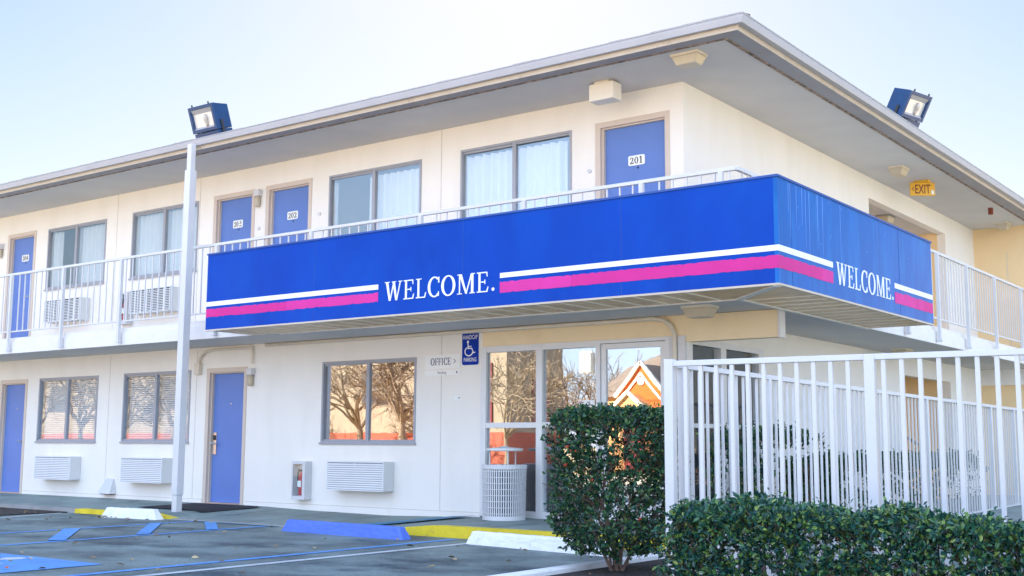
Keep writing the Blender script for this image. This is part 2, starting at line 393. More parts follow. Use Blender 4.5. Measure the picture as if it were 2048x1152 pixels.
M['brick_red'] = mat('red_base_wall', (0.34, 0.075, 0.04), 0.8, 0.2, 3)
M['roof_brown'] = mat('brown_shingle', (0.20, 0.15, 0.12), 0.9, 0.3, 8)
M['trim'] = mat('cream_trim', (0.82, 0.76, 0.66), 0.6, 0.02)
M['wood_pole'] = mat('pole_timber', (0.25, 0.18, 0.12), 0.9, 0.2, 6)
M['grey_metal'] = mat('transformer_grey', (0.55, 0.55, 0.53), 0.4, 0.05)

# ------------------------------------------------------------------ camera
yaw, pit, rol = R(-36.7448), R(7.5666), R(0.3053)
f = Vector((math.sin(yaw)*math.cos(pit), math.cos(yaw)*math.cos(pit), math.sin(pit)))
r = f.cross(Vector((0, 0, 1))).normalized(); u = r.cross(f)
r2 = r*math.cos(rol) + u*math.sin(rol); u2 = u*math.cos(rol) - r*math.sin(rol)
cam = bpy.data.cameras.new('camera'); cam.sensor_width = 36; cam.lens = 2364.3/2048*36
cam.clip_start = 0.05; cam.clip_end = 3000
co = bpy.data.objects.new('camera', cam); COL.objects.link(co)
mw = Matrix((r2, u2, -f)).transposed().to_4x4(); mw.translation = Vector((6.594, -12.234, 0.91))
co.matrix_world = mw
scn.camera = co

# ------------------------------------------------------------------ light
SUN_EL, SUN_AZ = R(33), R(-36)           # azimuth measured from +Y towards +X
w = bpy.data.worlds.new('World'); scn.world = w; w.use_nodes = True
nt = w.node_tree; NN = nt.nodes; LK = nt.links
sky = NN.new('ShaderNodeTexSky'); sky.sky_type = 'NISHITA'; sky.sun_disc = False
sky.sun_elevation = SUN_EL; sky.sun_rotation = SUN_AZ
sky.air_density = 1.0; sky.dust_density = 0.2; sky.ozone_density = 1.0
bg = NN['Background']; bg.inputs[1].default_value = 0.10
# soft shoulder on the glare round the sun, and an added glow opposite the sun that lights the shaded facades
def vm(op, a, b_=None):
    n_ = NN.new('ShaderNodeVectorMath'); n_.operation = op
    for i, q in enumerate((a, b_)):
        if q is None: continue
        if isinstance(q, (tuple, list)): n_.inputs[i].default_value = q
        else: LK.new(q, n_.inputs[i])
    return n_.outputs['Value'] if op == 'DOT_PRODUCT' else n_.outputs[0]
SKY_P, SKY_A, SKY_B, SKY_FILL = 2.0, (0.255, 0.226, 0.222), 0.20, (0.235, 0.295, 0.41)
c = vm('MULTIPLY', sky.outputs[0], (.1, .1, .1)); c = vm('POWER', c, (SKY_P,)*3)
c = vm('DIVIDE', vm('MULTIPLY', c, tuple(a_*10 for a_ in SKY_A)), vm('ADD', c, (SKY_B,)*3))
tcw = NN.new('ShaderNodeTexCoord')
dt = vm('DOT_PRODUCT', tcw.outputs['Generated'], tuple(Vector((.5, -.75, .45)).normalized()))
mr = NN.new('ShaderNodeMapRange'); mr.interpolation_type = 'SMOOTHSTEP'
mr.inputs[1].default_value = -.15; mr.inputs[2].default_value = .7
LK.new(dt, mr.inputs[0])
vl = NN.new('ShaderNodeVectorMath'); vl.operation = 'SCALE'; vl.inputs[0].default_value = tuple(v*10 for v in SKY_FILL); LK.new(mr.outputs[0], vl.inputs['Scale'])
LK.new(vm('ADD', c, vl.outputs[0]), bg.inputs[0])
sd = Vector((math.sin(SUN_AZ)*math.cos(SUN_EL), math.cos(SUN_AZ)*math.cos(SUN_EL), math.sin(SUN_EL)))
sl = bpy.data.lights.new('sun', 'SUN'); sl.energy = 5; sl.angle = R(0.5); sl.color = (1.0, 0.90, 0.76)
so = bpy.data.objects.new('sun', sl); COL.objects.link(so); so.location = sd*60
so.rotation_euler = sd.to_track_quat('Z', 'Y').to_euler()
scn.view_settings.view_transform = 'Standard'; scn.view_settings.look = 'None'; scn.view_settings.gamma = 1
scn.view_settings.exposure = 2.68

# ------------------------------------------------------------------ ground
LOT = -0.12
struct(MB().face([(-400, -400, -.17), (400, -400, -.17), (400, 400, -.17), (-400, 400, -.17)]).build('ground', M['earth']))
struct(MB().face([(-60, -15, LOT), (40, -15, LOT), (40, 14, LOT), (-60, 14, LOT)]).build('parking_lot', M['asphalt']))
struct(MB().face([(-15.8, 6.4, LOT+.02), (-6.3, 6.4, LOT+.02), (-6.3, 30, LOT+.02), (-15.8, 30, LOT+.02)]).build('courtyard_paving', M['pale_concrete']))  # unseen courtyard, surfaced pale to bounce sunlight into the passage
struct(MB().face([(-90, -24, -.14), (60, -24, -.14), (60, -15.3, -.14), (-90, -15.3, -.14)]).build('road', M['pale_concrete']))

def edge_z(x):
    pts = [(-40, -.06), (-7.3, -.06), (-7.0, -.113), (-3.45, -.113), (-2.3, 0), (40, 0)]
    for (a, za), (b, zb) in zip(pts, pts[1:]):
        if a <= x <= b: return za + (zb-za)*(x-a)/(b-a)
def inner_z(x):
    pts = [(-40, -.03), (-9, -.02), (-7.3, -.02), (-6.2, -.045), (-4.6, -.06), (-3.4, -.03), (-2.4, 0), (40, 0)]
    for (a, za), (b, zb) in zip(pts, pts[1:]):
        if a <= x <= b: return za + (zb-za)*(x-a)/(b-a)
mb = MB()
xs = [-40, -18, -12, -9.2, -8, -7.3, -7.0, -6.2, -5.4, -4.6, -4.0, -3.45, -3.1, -2.7, -2.3, -1.5, 0, 1.1]
for a, b in zip(xs, xs[1:]):
    ys = [-1.70, -1.1, -.5, .06]
    for c, d in zip(ys, ys[1:]):
        def zz(x, y):
            t = (y + 1.70)/1.64
            return edge_z(x)*(1-t) + inner_z(x)*t
        mb.face([(a, c, zz(a, c)), (b, c, zz(b, c)), (b, d, zz(b, d)), (a, d, zz(a, d))])
mb.box(0.02, 9, 0.06, 14, -.16, 0)
mb.box(1.1, 9, -1.86, .06, -.16, -.001)
struct(mb.build('walkway', M['concrete']))
def kerb(x0, x1, n, m, name):
    k = MB(); step = (x1-x0)/n
    for i in range(n):
        a = x0 + step*i; b = a + step
        za, zb = edge_z(a), edge_z(b)
        k.hexa([(a, -1.87, -.16), (b, -1.87, -.16), (b, -1.70, -.16), (a, -1.70, -.16),
                (a, -1.85, za+.003), (b, -1.85, zb+.003), (b, -1.70, zb+.003), (a, -1.70, za+.003)])
    return struct(k.build(name, m))
kerb(-3.40, 1.08, 22, M['kerb'], 'kerb')
kerb(-9.2, -6.95, 10, M['kerb'], 'kerb')
kerb(-40, -9.2, 4, M['kerb_grey'], 'kerb')
kerb(-6.95, -3.40, 8, M['kerb_grey'], 'kerb')
# planting bed at the corner and the dark bed along the far walk
mb = MB().box(1.20, 9.2, -7.6, -1.88, -.16, -.095)
struct(mb.build('soil', M['mulch']))
mb = MB().box(1.06, 1.20, -7.7, -1.88, -.16, -.055)
struct(mb.build('kerb', M['stop_white'], bevel=.012))
mb = MB().box(-30, -9.35, -3.2, -1.88, -.16, -.105)
struct(mb.build('soil', M['mulch']))

def line(x0, y0, x1, y1, wdt, m, z=LOT+.004, name='parking_line'):
    d = Vector((x1-x0, y1-y0, 0)).normalized(); nn = Vector((-d.y, d.x, 0))*wdt/2
    a = Vector((x0, y0, z)); b = Vector((x1, y1, z))
    return struct(MB().face([a-nn, b-nn, b+nn, a+nn]).build(name, m))
line(-6.35, -1.95, -6.20, -6.8, .10, M['mark_blue'])
line(-4.93, -1.95, -4.68, -7.4, .10, M['mark_blue'])
line(-6.42, -1.92, -4.75, -1.92, .08, M['mark_teal'], LOT+.007)
for q in (((-6.371, -3.834), (-6.25, -3.70), (-4.80, -4.84), (-4.93, -4.97)),
          ((-6.40, -2.60), (-6.36, -2.44), (-4.87, -3.73), (-4.93, -3.88)),
          ((-6.10, -1.97), (-5.86, -1.97), (-4.88, -2.74), (-4.93, -2.88))):
    struct(MB().face([(x, y, LOT+.010) for x, y in q]).build('hatch_marking', M['mark_blue']))
line(-1.80, -2.0, -1.78, -8.5, .10, M['mark_blue'])
line(-1.34, -2.3, -1.36, -8.5, .10, M['mark_white'])
line(-9.3, -2.0, -8.55, -4.2, .09, M['mark_white'])
# access emblem painted on the bay
struct(MB().face([(-3.95, -7.45, LOT+.005), (-2.36, -7.45, LOT+.005), (-2.36, -6.05, LOT+.005), (-3.95, -6.05, LOT+.005)]).build('access_marking', M['mark_blue']))
mb = MB(); wheelchair(mb, Frame((-3.72, -7.32, LOT+.006), (1, 0, 0), (0, 1, 0), (0, 0, 1)), 1.15, 1.15, .003, 0)
struct(mb.build('access_marking', M['mark_white']))
# worn blue band crossing the walk ramp
struct(MB().face([(-4.15, -1.69, edge_z(-4.15)+.006), (-3.85, -1.69, edge_z(-3.85)+.006), (-3.05, -.06, .004), (-3.45, -.06, -.018)]).build('ramp_marking', M['mark_teal']))

for jx in (-11.6, -9.9, -6.6, -5.6, -4.6, -1.6, -.2):
    jm = MB()
    for c_, d_ in ((-1.69, -1.1), (-1.1, -.5), (-.5, -.02)):
        za = lambda y_: edge_z(jx)*(1-(y_+1.70)/1.64) + inner_z(jx)*(y_+1.70)/1.64 + .003
        jm.face([(jx-.007, c_, za(c_)), (jx+.007, c_, za(c_)), (jx+.007, d_, za(d_)), (jx-.007, d_, za(d_))])
    struct(jm.build('pavement_joint', M['rubber']))

# ------------------------------------------------------------------ motel building
B = thing('motel_building', 'two storey white motel with blue doors, balcony and wide eaves', 'building', (0, 0, 0))

def wall_front(x0, x1, z0, z1, holes, y=0.0, th=.15, mb=None, mi=0):
    mb = mb or MB()
    X = sorted({x0, x1, *[h[0] for h in holes], *[h[1] for h in holes]}); Z = sorted({z0, z1, *[h[2] for h in holes], *[h[3] for h in holes]})
    solid = lambda a, b, c, d: not any(h[0] < (a+b)/2 < h[1] and h[2] < (c+d)/2 < h[3] for h in holes)
    for a, b in zip(X, X[1:]):
        for c, d in zip(Z, Z[1:]):
            if solid(a, b, c, d):
                mb.face([(a, y, c), (b, y, c), (b, y, d), (a, y, d)], mi)
                mb.face([(b, y+th, c), (a, y+th, c), (a, y+th, d), (b, y+th, d)], mi)
    for h in holes:
        a, b, c, d = h
        mb.face([(a, y, c), (a, y, d), (a, y+th, d), (a, y+th, c)], mi); mb.face([(b, y, d), (b, y, c), (b, y+th, c), (b, y+th, d)], mi)
        mb.face([(a, y, d), (b, y, d), (b, y+th, d), (a, y+th, d)], mi); mb.face([(b, y, c), (a, y, c), (a, y+th, c), (b, y+th, c)], mi)
    mb.face([(x0, y, z0), (x0, y+th, z0), (x0, y+th, z1), (x0, y, z1)], mi)
    mb.face([(x1, y+th, z0), (x1, y, z0), (x1, y, z1), (x1, y+th, z1)], mi)
    return mb
def wall_side(y0, y1, z0, z1, holes, x=0.0, th=.15, mb=None, mi=0):
    t = wall_front(y0, y1, z0, z1, holes, 0.0, th)
    mb = mb or MB(); b = len(mb.v)
    mb.v += [(x - v[1], v[0], v[2]) for v in t.v]; mb.f += [tuple(b+i for i in q) for q in t.f]; mb.m += [mi]*len(t.f)
    return mb

XL = -19.0
DW = [(-15.45, -14.60, 0), (-8.56, -7.66, 0)]
low_doors = [(-14.62, -13.74, -.02, 2.06), (-8.58, -7.66, -.02, 2.08)]
low_wins = [(-13.33, -11.52, .92, 2.075), (-10.78, -9.00, .92, 2.085), (-5.99, -4.17, .92, 2.10)]
up_doors = [(-14.66, -13.74, 2.66, 4.86), (-8.57, -7.62, 2.66, 4.88), (-7.32, -6.34, 2.66, 4.89), (-1.22, -.20, 2.66, 4.91)]
up_wins = [(-13.32, -11.51, 3.70, 4.85), (-10.75, -8.98, 3.70, 4.87), (-5.95, -4.13, 3.70, 4.88), (-3.42, -1.60, 3.70, 4.90)]
mb = wall_front(XL, -3.02, -.02, 2.43, low_doors + low_wins)
for x in (-3.72, -8.86, -11.19, -16.0):
    mb.box(x-.006, x+.006, -.003, 0, .03, 2.43, 1)
mb.box(XL, -3.03, -.022, 0, 2.395, 2.43, 0)
mb.box(XL, -14.66, -.012, -.001, -.10, .035, 0); mb.box(-13.7, -8.62, -.012, -.001, -.10, .035, 0); mb.box(-7.6, -3.03, -.012, -.001, -.12, .035, 0)
mb.box(XL, -14.66, -.014, -.001, .035, .043, 1); mb.box(-13.7, -8.62, -.014, -.001, .035, .043, 1); mb.box(-7.6, -3.03, -.014, -.001, .035, .043, 1)
mb.build('wall', [M['wall'], M['joint']], B)
mb = wall_front(-3.02, 0, 2.19, 2.43, [])
mb.build('wall', M['beam'], B)
mb = wall_front(XL, 0, 2.69, 5.25, up_doors + up_wins)
for x in (-3.77, -8.95, -11.2, -16.0):
    mb.box(x-.006, x+.006, -.003, 0, 2.72, 5.25, 1)
mb.build('wall', [M['wall'], M['joint']], B)
mb = wall_side(.15, 12.1, 2.69, 5.25, [(6.2, 10.23, 2.68, 4.90)])
mb.build('wall', M['wall'], B)
mb = wall_side(.15, 12.1, -.02, 2.43, [(.15, 2.065, .03, 2.165), (7.45, 10.16, -.03, 2.11)])
mb.build('wall', M['wall'], B)
# wing that closes the side walk
mb = wall_front(0, 5.0, 2.69, 5.25, [], 12.1)
mb.box(.62, .632, 12.097, 12.1, 2.72, 4.75, 1)
mb.build('wall', [M['tan'], M['joint']], B)
mb = wall_front(0, 5.0, -.02, 2.12, [], 12.1, mi=0)
mb.box(.70, .712, 12.097, 12.1, .05, 2.1, 1)
mb.build('wall', [M['tan'], M['joint']], B)
MB().box(0, 5.0, 12.04, 12.2, 2.12, 2.43).build('header_beam', M['wall'], B)
MB().box(XL, XL+.15, .15, 7, -.02, 5.25).box(XL, -.15, 6.05, 6.2, -.02, 5.25).build('rear_wall', M['wall'], B)
# passage through the building
mb = MB().box(-6.2, -.15, 10.23, 10.38, -.02, 5.24).box(-6.2, -5.9, 6.2, 10.23, 1.95, 2.43).box(-6.2, -5.9, 6.2, 10.23, 4.45, 5.25)
mb.box(-6.2, 0-.151, 6.2, 6.32, -.02, 5.24); mb.box(-1.9, -.15, 7.33, 7.45, -.02, 2.43)
mb.build('passage_wall', M['tan'], B)
MB().box(-16, -15.8, 2, 18, -.02, 5.2).build('courtyard_wall', M['tan'], B)
MB().box(-6.2, -.16, 6.33, 10.22, 4.93, 5.0).build('passage_ceiling', M['soffit'], B)
# floors, slab, balcony
mb = MB().box(XL, 1.18, -1.08, 6.3, 2.43, 2.62).box(-6.2, 1.18, 6.3, 16, 2.43, 2.62)
mb.box(XL, 1.14, -1.05, 6.3, 2.62, 2.69).box(-6.2, 1.14, 6.3, 16, 2.62, 2.69)
mb.build('balcony_floor', [M['soffit']], B)
mb = MB().box(XL, 1.20, -1.10, -1.08, 2.425, 2.62).box(1.18, 1.20, -1.08, 16, 2.425, 2.62)
mb.box(XL, 1.165, -1.072, -1.05, 2.621, 2.70).box(1.14, 1.165, -1.05, 16, 2.621, 2.70)
mb.build('balcony_edge', M['slab_edge'], B, bevel=.006)
# boxed beam at the corner, flush over the entrance
mb = MB().box(-.21, 1.15, -.006, .11, 2.115, 2.424)
mb.build('corner_beam', M['beam'], B)
MB().box(1.152, 1.18, -.02, .125, 2.11, 2.424).build('beam_end_cap', M['white'], B)

# interior room surfaces
mb = MB().box(XL+.2, -.2, 4.0, 4.05, -.01, 5.2)
for x in (-13.5, -6.2, -3.9):
    mb.box(x-.03, x+.03, .16, 4.0, -.01, 5.2)
mb.build('interior_wall', M['interior'], B)
MB().box(XL+.2, -.16, .16, 3.99, -.12, -.015).build('interior_floor', M['interior_floor'], B)

# eaves: soffit, drip board, fascia, gutter, roof
def corner_sweep(prof, mb, mi=0, x0=XL, y1=16.0, close=False):
    """prof: (front offset, side offset, z) points swept along the front and round the corner"""
    n = len(prof); rng = range(n if close else n-1)
    for i in rng:
        a = prof[i]; b = prof[(i+1) % n]
        A = [(x0, -a[0], a[2]), (a[1], -a[0], a[2]), (a[1], y1, a[2])]
        Bq = [(x0, -b[0], b[2]), (b[1], -b[0], b[2]), (b[1], y1, b[2])]
        mb.face([A[0], A[1], Bq[1], Bq[0]], mi); mb.face([A[1], A[2], Bq[2], Bq[1]], mi)
    return mb
MB().box(XL, 1.09, -1.06, 6.9, 5.25, 5.29).box(-6.9, 1.09, 6.9, 16, 5.25, 5.29).build('eave_soffit', M['soffit'], B)
corner_sweep([(1.06, 1.09, 5.249), (1.06, 1.09, 5.238), (1.092, 1.128, 5.238), (1.092, 1.128, 5.26)], MB()).build('worn_strip', M['rot'], B)
corner_sweep([(1.092, 1.128, 5.246), (1.262, 1.33, 5.246), (1.262, 1.33, 5.262)], MB()).build('drip_board', M['drip'], B)
corner_sweep([(1.262, 1.33, 5.24), (1.272, 1.342, 5.24), (1.272, 1.342, 5.30)], MB()).build('fascia', M['fascia'], B)
corner_sweep([(1.272, 1.342, 5.293), (1.318, 1.412, 5.293), (1.326, 1.420, 5.290), (1.331, 1.425, 5.297), (1.326, 1.42, 5.304), (1.336, 1.432, 5.35), (1.338, 1.434, 5.378),
              (1.346, 1.443, 5.384), (1.346, 1.443, 5.394), (1.334, 1.43, 5.397), (1.326, 1.42, 5.385), (1.27, 1.34, 5.36)], MB()).build('gutter', M['gutter'], B)
mb = MB()
mb.hexa([(XL, -1.31, 5.385), (1.40, -1.31, 5.385), (1.40, 7.2, 5.385), (XL, 7.2, 5.385),
         (XL, 2.9, 5.95), (-3.0, 2.9, 5.95), (-3.0, 3.1, 5.95), (XL, 3.1, 5.95)])
mb.hexa([(-7.1, 4.0, 5.384), (1.40, 4.0, 5.384), (1.40, 16, 5.384), (-7.1, 16, 5.384),
         (-3.0, 5.0, 5.94), (-2.8, 5.0, 5.94), (-2.8, 16, 5.94), (-3.0, 16, 5.94)])
mb.box(XL, 1.27, -1.27, 7.0, 5.292, 5.383).box(-7.0, 1.27, 7.0, 16, 5.292, 5.383)
for i in range(26):     # shingle tabs curling over the gutter line
    x = random.uniform(-15, 1.0); wd = random.uniform(.12, .45)
    mb.hexa([(x, -1.33, 5.392), (x+wd, -1.33, 5.392), (x+wd, -1.10, 5.43), (x, -1.10, 5.43),
             (x, -1.33, 5.404), (x+wd, -1.33, 5.402), (x+wd, -1.10, 5.445), (x, -1.10, 5.445)])
mb.build('roof', M['shingle'], B)

# doors ------------------------------------------------------------------
def rounded(w, h, r, n=4):
    pts = []
    for cx, cy, a0 in ((w/2-r, -h/2+r, -90), (w/2-r, h/2-r, 0), (-w/2+r, h/2-r, 90), (-w/2+r, -h/2+r, 180)):
        for i in range(n+1):
            t = R(a0 + 90*i/n); pts.append((cx + r*math.cos(t), cy + r*math.sin(t)))
    return pts
def make_door(x0, x1, z0, z1, number=None, lever=True, small_last=False):
    fw = .055
    leaf = MB().box(x0+fw+.025, x1-.03, .075, .115, z0+.02, z1-fw-.012).build('door', M['door'], B, bevel=.004)
    fr = MB()
    fr.box(x0-.02, x0+fw, -.012, .075, z0, z1+.015).box(x1-.045, x1+.02, -.012, .075, z0, z1+.015).box(x0+fw, x1-.045, -.012, .075, z1-fw, z1+.015)
    fr.box(x0+fw, x0+fw+.027, .03, .12, z0, z1-fw).box(x1-.06, x1-.045, .03, .12, z0, z1-fw).box(x0+fw+.027, x1-.06, .03, .12, z1-fw-.018, z1-fw)
    fr.build('door_frame', M['jamb'], leaf)
    MB().box(x0+fw, x1-.04, -.02, .075, z0-.005, z0+.022).build('threshold', M['steel'], leaf)
    cx = (x0+x1)/2 + .02
    if number:
        zc = z0 + 1.72 if z0 < 1 else 4.395
        F = front(cx, zc, .075)
        p = MB().prism(rounded(.235, .125, .022), F, .001, .006, 0)
        if small_last:
            put_word(p, number[:2], F, -.088, -.042, .083, .105, .009, 1, .10, .006)
            put_word(p, number[2], F, .036, -.005, .05, .05, .009, 1, .08, .006)
            p.prism([(.03, -.042), (.092, -.042), (.092, -.030), (.03, -.030)], F, .006, .009, 1)
        else:
            put_word(p, number, F, -.092, -.042, .084, .184, .009, 1, .10, .006)
        p.build('number_plate', [M['plate'], M['ink']], leaf)
    zp = (4.395-.095) if z0 > 1 else z0 + 1.55
    ph = MB().tube([(cx+.02, .08, zp), (cx+.02, .066, zp)], .011, 10); ph.build('peephole', M['ink'] if z0 > 1 else M['steel'], leaf)
    if lever == 'left':
        hx = x0 + .145
        h = MB().box(hx-.045, hx+.045, .055, .076, z0+.76, z0+1.10).box(hx-.02, hx+.03, .045, .056, z0+.98, z0+1.06, 1)
        h.tube([(hx, .06, z0+.93), (hx, .005, z0+.93), (hx+.125, .005, z0+.93)], .013, 8)
        h.tube([(hx-.01, .06, z0+.93), (hx-.075, .035, z0+.93)], .01, 8)
        h.build('handle', [M['steel'], M['ink']], leaf)
    elif lever:
        hx = x1 - .12
        h = MB().box(hx-.03, hx+.03, .055, .076, z0+.86, z0+1.06)
        h.tube([(hx, .06, z0+.95), (hx, .01, z0+.95), (hx-.12, .01, z0+.95)], .013, 8)
        h.build('handle', M['steel'], leaf)
    return leaf
make_door(*low_doors[0], None, 'right'); make_door(*low_doors[1], None, 'left')
make_door(-14.66, -13.74, 2.69, 4.86, '204', 'right'); make_door(-8.57, -7.62, 2.69, 4.88, '203', 'right', small_last=True)
make_door(-7.32, -6.34, 2.69, 4.89, '202', 'left'); make_door(-1.22, -.20, 2.69, 4.91, '201', 'left')

# windows ----------------------------------------------------------------
def make_window(x0, x1, z0, z1, glass, mull=.5):
    w = .030
    fr = MB()
    fr.box(x0, x1, -.015, .06, z0, z0+w).box(x0, x1, -.015, .06, z1-w, z1).box(x0, x0+w, -.014, .06, z0+w, z1-w).box(x1-w, x1, -.014, .06, z0+w, z1-w)
    fr.box(x0-.02, x1+.02, -.03, -.0151, z0-.014, z0+.012)
    xm = x0 + (x1-x0)*mull
    fr.box(xm-.028, xm+.028, -.012, .055, z0+w, z1-w)
    # sliding sash rails, the second sash set further out
    fr.box(x0+w, xm-.028, .012, .045, z1-w-.03, z1-w).box(x0+w, xm-.028, .012, .045, z0+w, z0+w+.028)
    fr.box(xm+.028, x1-w, .0, .03, z1-w-.022, z1-w).box(xm+.028, x1-w, .0, .03, z0+w, z0+w+.024)
    fo = fr.build('window', M['frame'], B)
    MB().box(x0+w, xm-.028, .026, .031, z0+w+.028, z1-w-.03).build('pane', glass, fo)
    MB().box(xm+.028, x1-w, .013, .018, z0+w+.024, z1-w-.022).build('pane', glass, fo)
    return fo
for wn in low_wins[:2]: make_window(*wn, M['glass_blind'], .495)
make_window(*low_wins[2], M['glass_room'], .505)
for wn in up_wins: make_window(*wn, M['glass_sky'], .5)
# curtains hang behind the upper panes
def curtain(spans, z0, z1, label, amp=.034, per=.125):
    mb = MB()
    for a, b in spans:
        n = int((b-a)/.018); prev = None
        ph = random.uniform(0, 6)
        for i in range(n+1):
            x = a + (b-a)*i/n
            y = .125 + amp*math.sin(2*math.pi*x/per + ph + .9*math.sin(x*5)) + .006*math.sin(x*41)
            if prev:
                mb.face([(prev[0], prev[1], z0), (x, y, z0), (x, y, z1), (prev[0], prev[1], z1)])
                mb.face([(prev[0], prev[1]+.012, z1), (x, y+.012, z1), (x, y+.012, z0), (prev[0], prev[1]+.012, z0)])
            prev = (x, y)
    return tag(mb.build('curtain', M['curtain'], smooth=True), label, 'curtain', 'white curtains behind the upper windows')
curtain([(-13.32, -13.06), (-12.62, -11.5)], 3.6, 4.80, 'white curtain half drawn in the upper window next to door 204')
curtain([(-10.75, -8.98)], 3.6, 4.82, 'white curtain fully drawn in the upper window behind the white column')
curtain([(-5.95, -5.86), (-5.24, -4.13)], 3.6, 4.80, 'white curtain leaving a gap of dark glass in the window beside door 202')
curtain([(-3.42, -1.76)], 3.6, 4.82, 'white pleated curtain in the upper window beside door 201')
def blind(x0, x1, z0, z1, label):
    mb = MB(); n = int((z1-z0)/.035)
    for i in range(n):
        z = z0 + (z1-z0)*i/n
        mb.hexa([(x0, .10, z), (x1, .10, z), (x1, .115, z+.028), (x0, .115, z+.028), (x0, .103, z-.002), (x1, .103, z-.002), (x1, .118, z+.026), (x0, .118, z+.026)])
    mb.box(x0, x1, .09, .13, z1, z1+.035)
    return tag(mb.build('window_blind', M['blind']), label, 'blind', 'closed blinds behind the lower windows')
blind(-13.28, -11.55, .95, 2.02, 'closed pale blind in the ground floor window nearest the far blue door')
blind(-10.74, -9.03, .95, 2.03, 'closed pale blind in the ground floor window behind the white column')
tag(MB().box(-5.95, -4.2, .55, .60, .9, 2.1).build('window_curtain', M['maroon']), 'dark drape hanging inside the ground floor office window', 'curtain')

# storefront ---------------------------------------------------------------
sf = MB()
for a, b in ((-3.03, -2.942), (-2.138, -2.043), (-1.238, -1.178), (-.27, -.215)):
    sf.box(a, b, -.025, .085, 0, 2.19)
sf.box(-2.942, -2.138, -.02, .08, 2.11, 2.19).box(-2.043, -1.238, -.02, .08, 2.11, 2.19).box(-1.178, -.27, -.02, .08, 2.145, 2.19)
for a, b in ((-2.942, -2.138), (-2.043, -1.238)):
    sf.box(a, b, -.018, .06, 1.127, 1.197).box(a, b, -.018, .08, 0, .085)
sfo = sf.build('storefront', M['store_frame'], B, bevel=.004)
for a, b in ((-2.942, -2.138), (-2.043, -1.238)):
    for c, d in ((.085, 1.127), (1.197, 2.11)):
        MB().box(a, b, .02, .028, c, d).build('pane', M['glass_store'], sfo)
ed = MB().box(-1.172, -1.103, -.005, .045, .02, 2.14).box(-.345, -.276, -.005, .045, .02, 2.14).box(-1.103, -.345, -.005, .045, 2.075, 2.14).box(-1.103, -.345, -.005, .045, .02, .24)
edo = ed.build('door', M['store_frame'], B, bevel=.004)
MB().box(-1.103, -.345, .015, .023, .24, 2.075).build('pane', M['glass_store'], edo)
hb = MB().tube([(-.40, -.005, .95), (-.40, -.06, .95), (-.40, -.06, 1.25), (-.40, -.005, 1.25)], .013, 8)
hb.build('handle', M['steel'], edo)
cp = MB().box(-.215, -.15, -.03, .1, 0, 2.19).box(-.10, .0, -.032, .14, 0, 2.19).box(-.15, -.10, .0, .1, 0, 2.19).box(-.02, .012, .1, .14, 0, 2.165)
cp.build('corner_post', M['white'], B, bevel=.004)
# tall side window round the corner
sw = MB()
for a, b in ((-.0, .105), (.847, .99), (1.915, 2.065)):
    sw.box(-.08, .02, max(a, .001), b, .05, 2.165)
sw.box(-.08, .018, .105, .847, 2.095, 2.165).box(-.08, .018, .99, 1.915, 2.095, 2.165)
sw.box(-.06, .016, .105, .847, 1.122, 1.172).box(-.06, .016, .99, 1.915, 1.122, 1.172).box(-.08, .018, .105, .847, .03, .10).box(-.08, .018, .99, 1.915, .03, .10)
swo = sw.build('window', M['store_frame'], B)
for a, b in ((.105, .847), (.99, 1.915)):
    for c, d in ((.10, 1.122), (1.172, 2.095)):
        MB().box(-.035, -.028, a, b, c, d).build('pane', M['glass_side'], swo)
mb = MB(); rnd = random.Random(3)
for i in range(20):
    y = .12 + i*.092; a_ = rnd.uniform(.55, .8)
    mb.hexa([(-.16, y, .62), (-.16+.08*math.cos(a_), y+.08*math.sin(a_), .62), (-.158+.08*math.cos(a_), y+.08*math.sin(a_), .62), (-.158, y, .62),
             (-.16, y, 2.10), (-.16+.08*math.cos(a_), y+.08*math.sin(a_), 2.10), (-.158+.08*math.cos(a_), y+.08*math.sin(a_), 2.10), (-.158, y, 2.10)])
tag(mb.build('vertical_blind', mat('grey_blind', (.032, .034, .042), .7, .1)), 'dark grey vertical blind inside the corner window behind the fence', 'blind')
tag(MB().box(-.62, -.20, .15, 1.95, 0, .58).build('low_cabinet', M['dark']), 'low dark cabinet inside the office under the vertical blind', 'cabinet')
# office furnishings seen through the panes
cb = thing('office_counter', 'dark red reception counter standing inside the glazed office', 'counter', (-1.6, 2.2, 0))
MB().box(-1.3, .9, -.3, .3, 0, 1.02).build('counter_body', M['maroon'], cb); MB().box(-1.35, .95, -.36, .36, 1.02, 1.07).build('counter_top', M['trim'], cb)
rk = thing('brochure_rack', 'dark red brochure rack against the wall inside the office', 'rack', (-3.4, 2.6, 0))
r_ = MB().box(-.3, .3, 0, .3, 0, 1.9)
r_.build('rack_body', M['maroon'], rk)
r_ = MB()
for i in range(4):
    for j in range(3): r_.box(-.25+j*.18, -.11+j*.18, -.03, -.001, .5+i*.33, .76+i*.33, (i+j) % 3)
r_.build('brochure', [M['trim'], M['red'], M['mark_blue']], rk)
tag(MB().box(-2.6, -1.9, 3.93, 3.985, 1.1, 2.0).build('framed_poster', [M['red']]), 'red framed poster on the back wall of the office', 'poster')
cl = thing('office_ceiling_light', 'yellowish tube light on the office ceiling behind the corner window', 'ceiling light', (-1.0, 1.6, 2.34))
MB().box(-.5, .5, -.10, .10, 0, .08).build('light_frame', M['white'], cl); MB().box(-.46, .46, -.08, .08, -.02, 0).build('diffuser', M['lens'], cl)

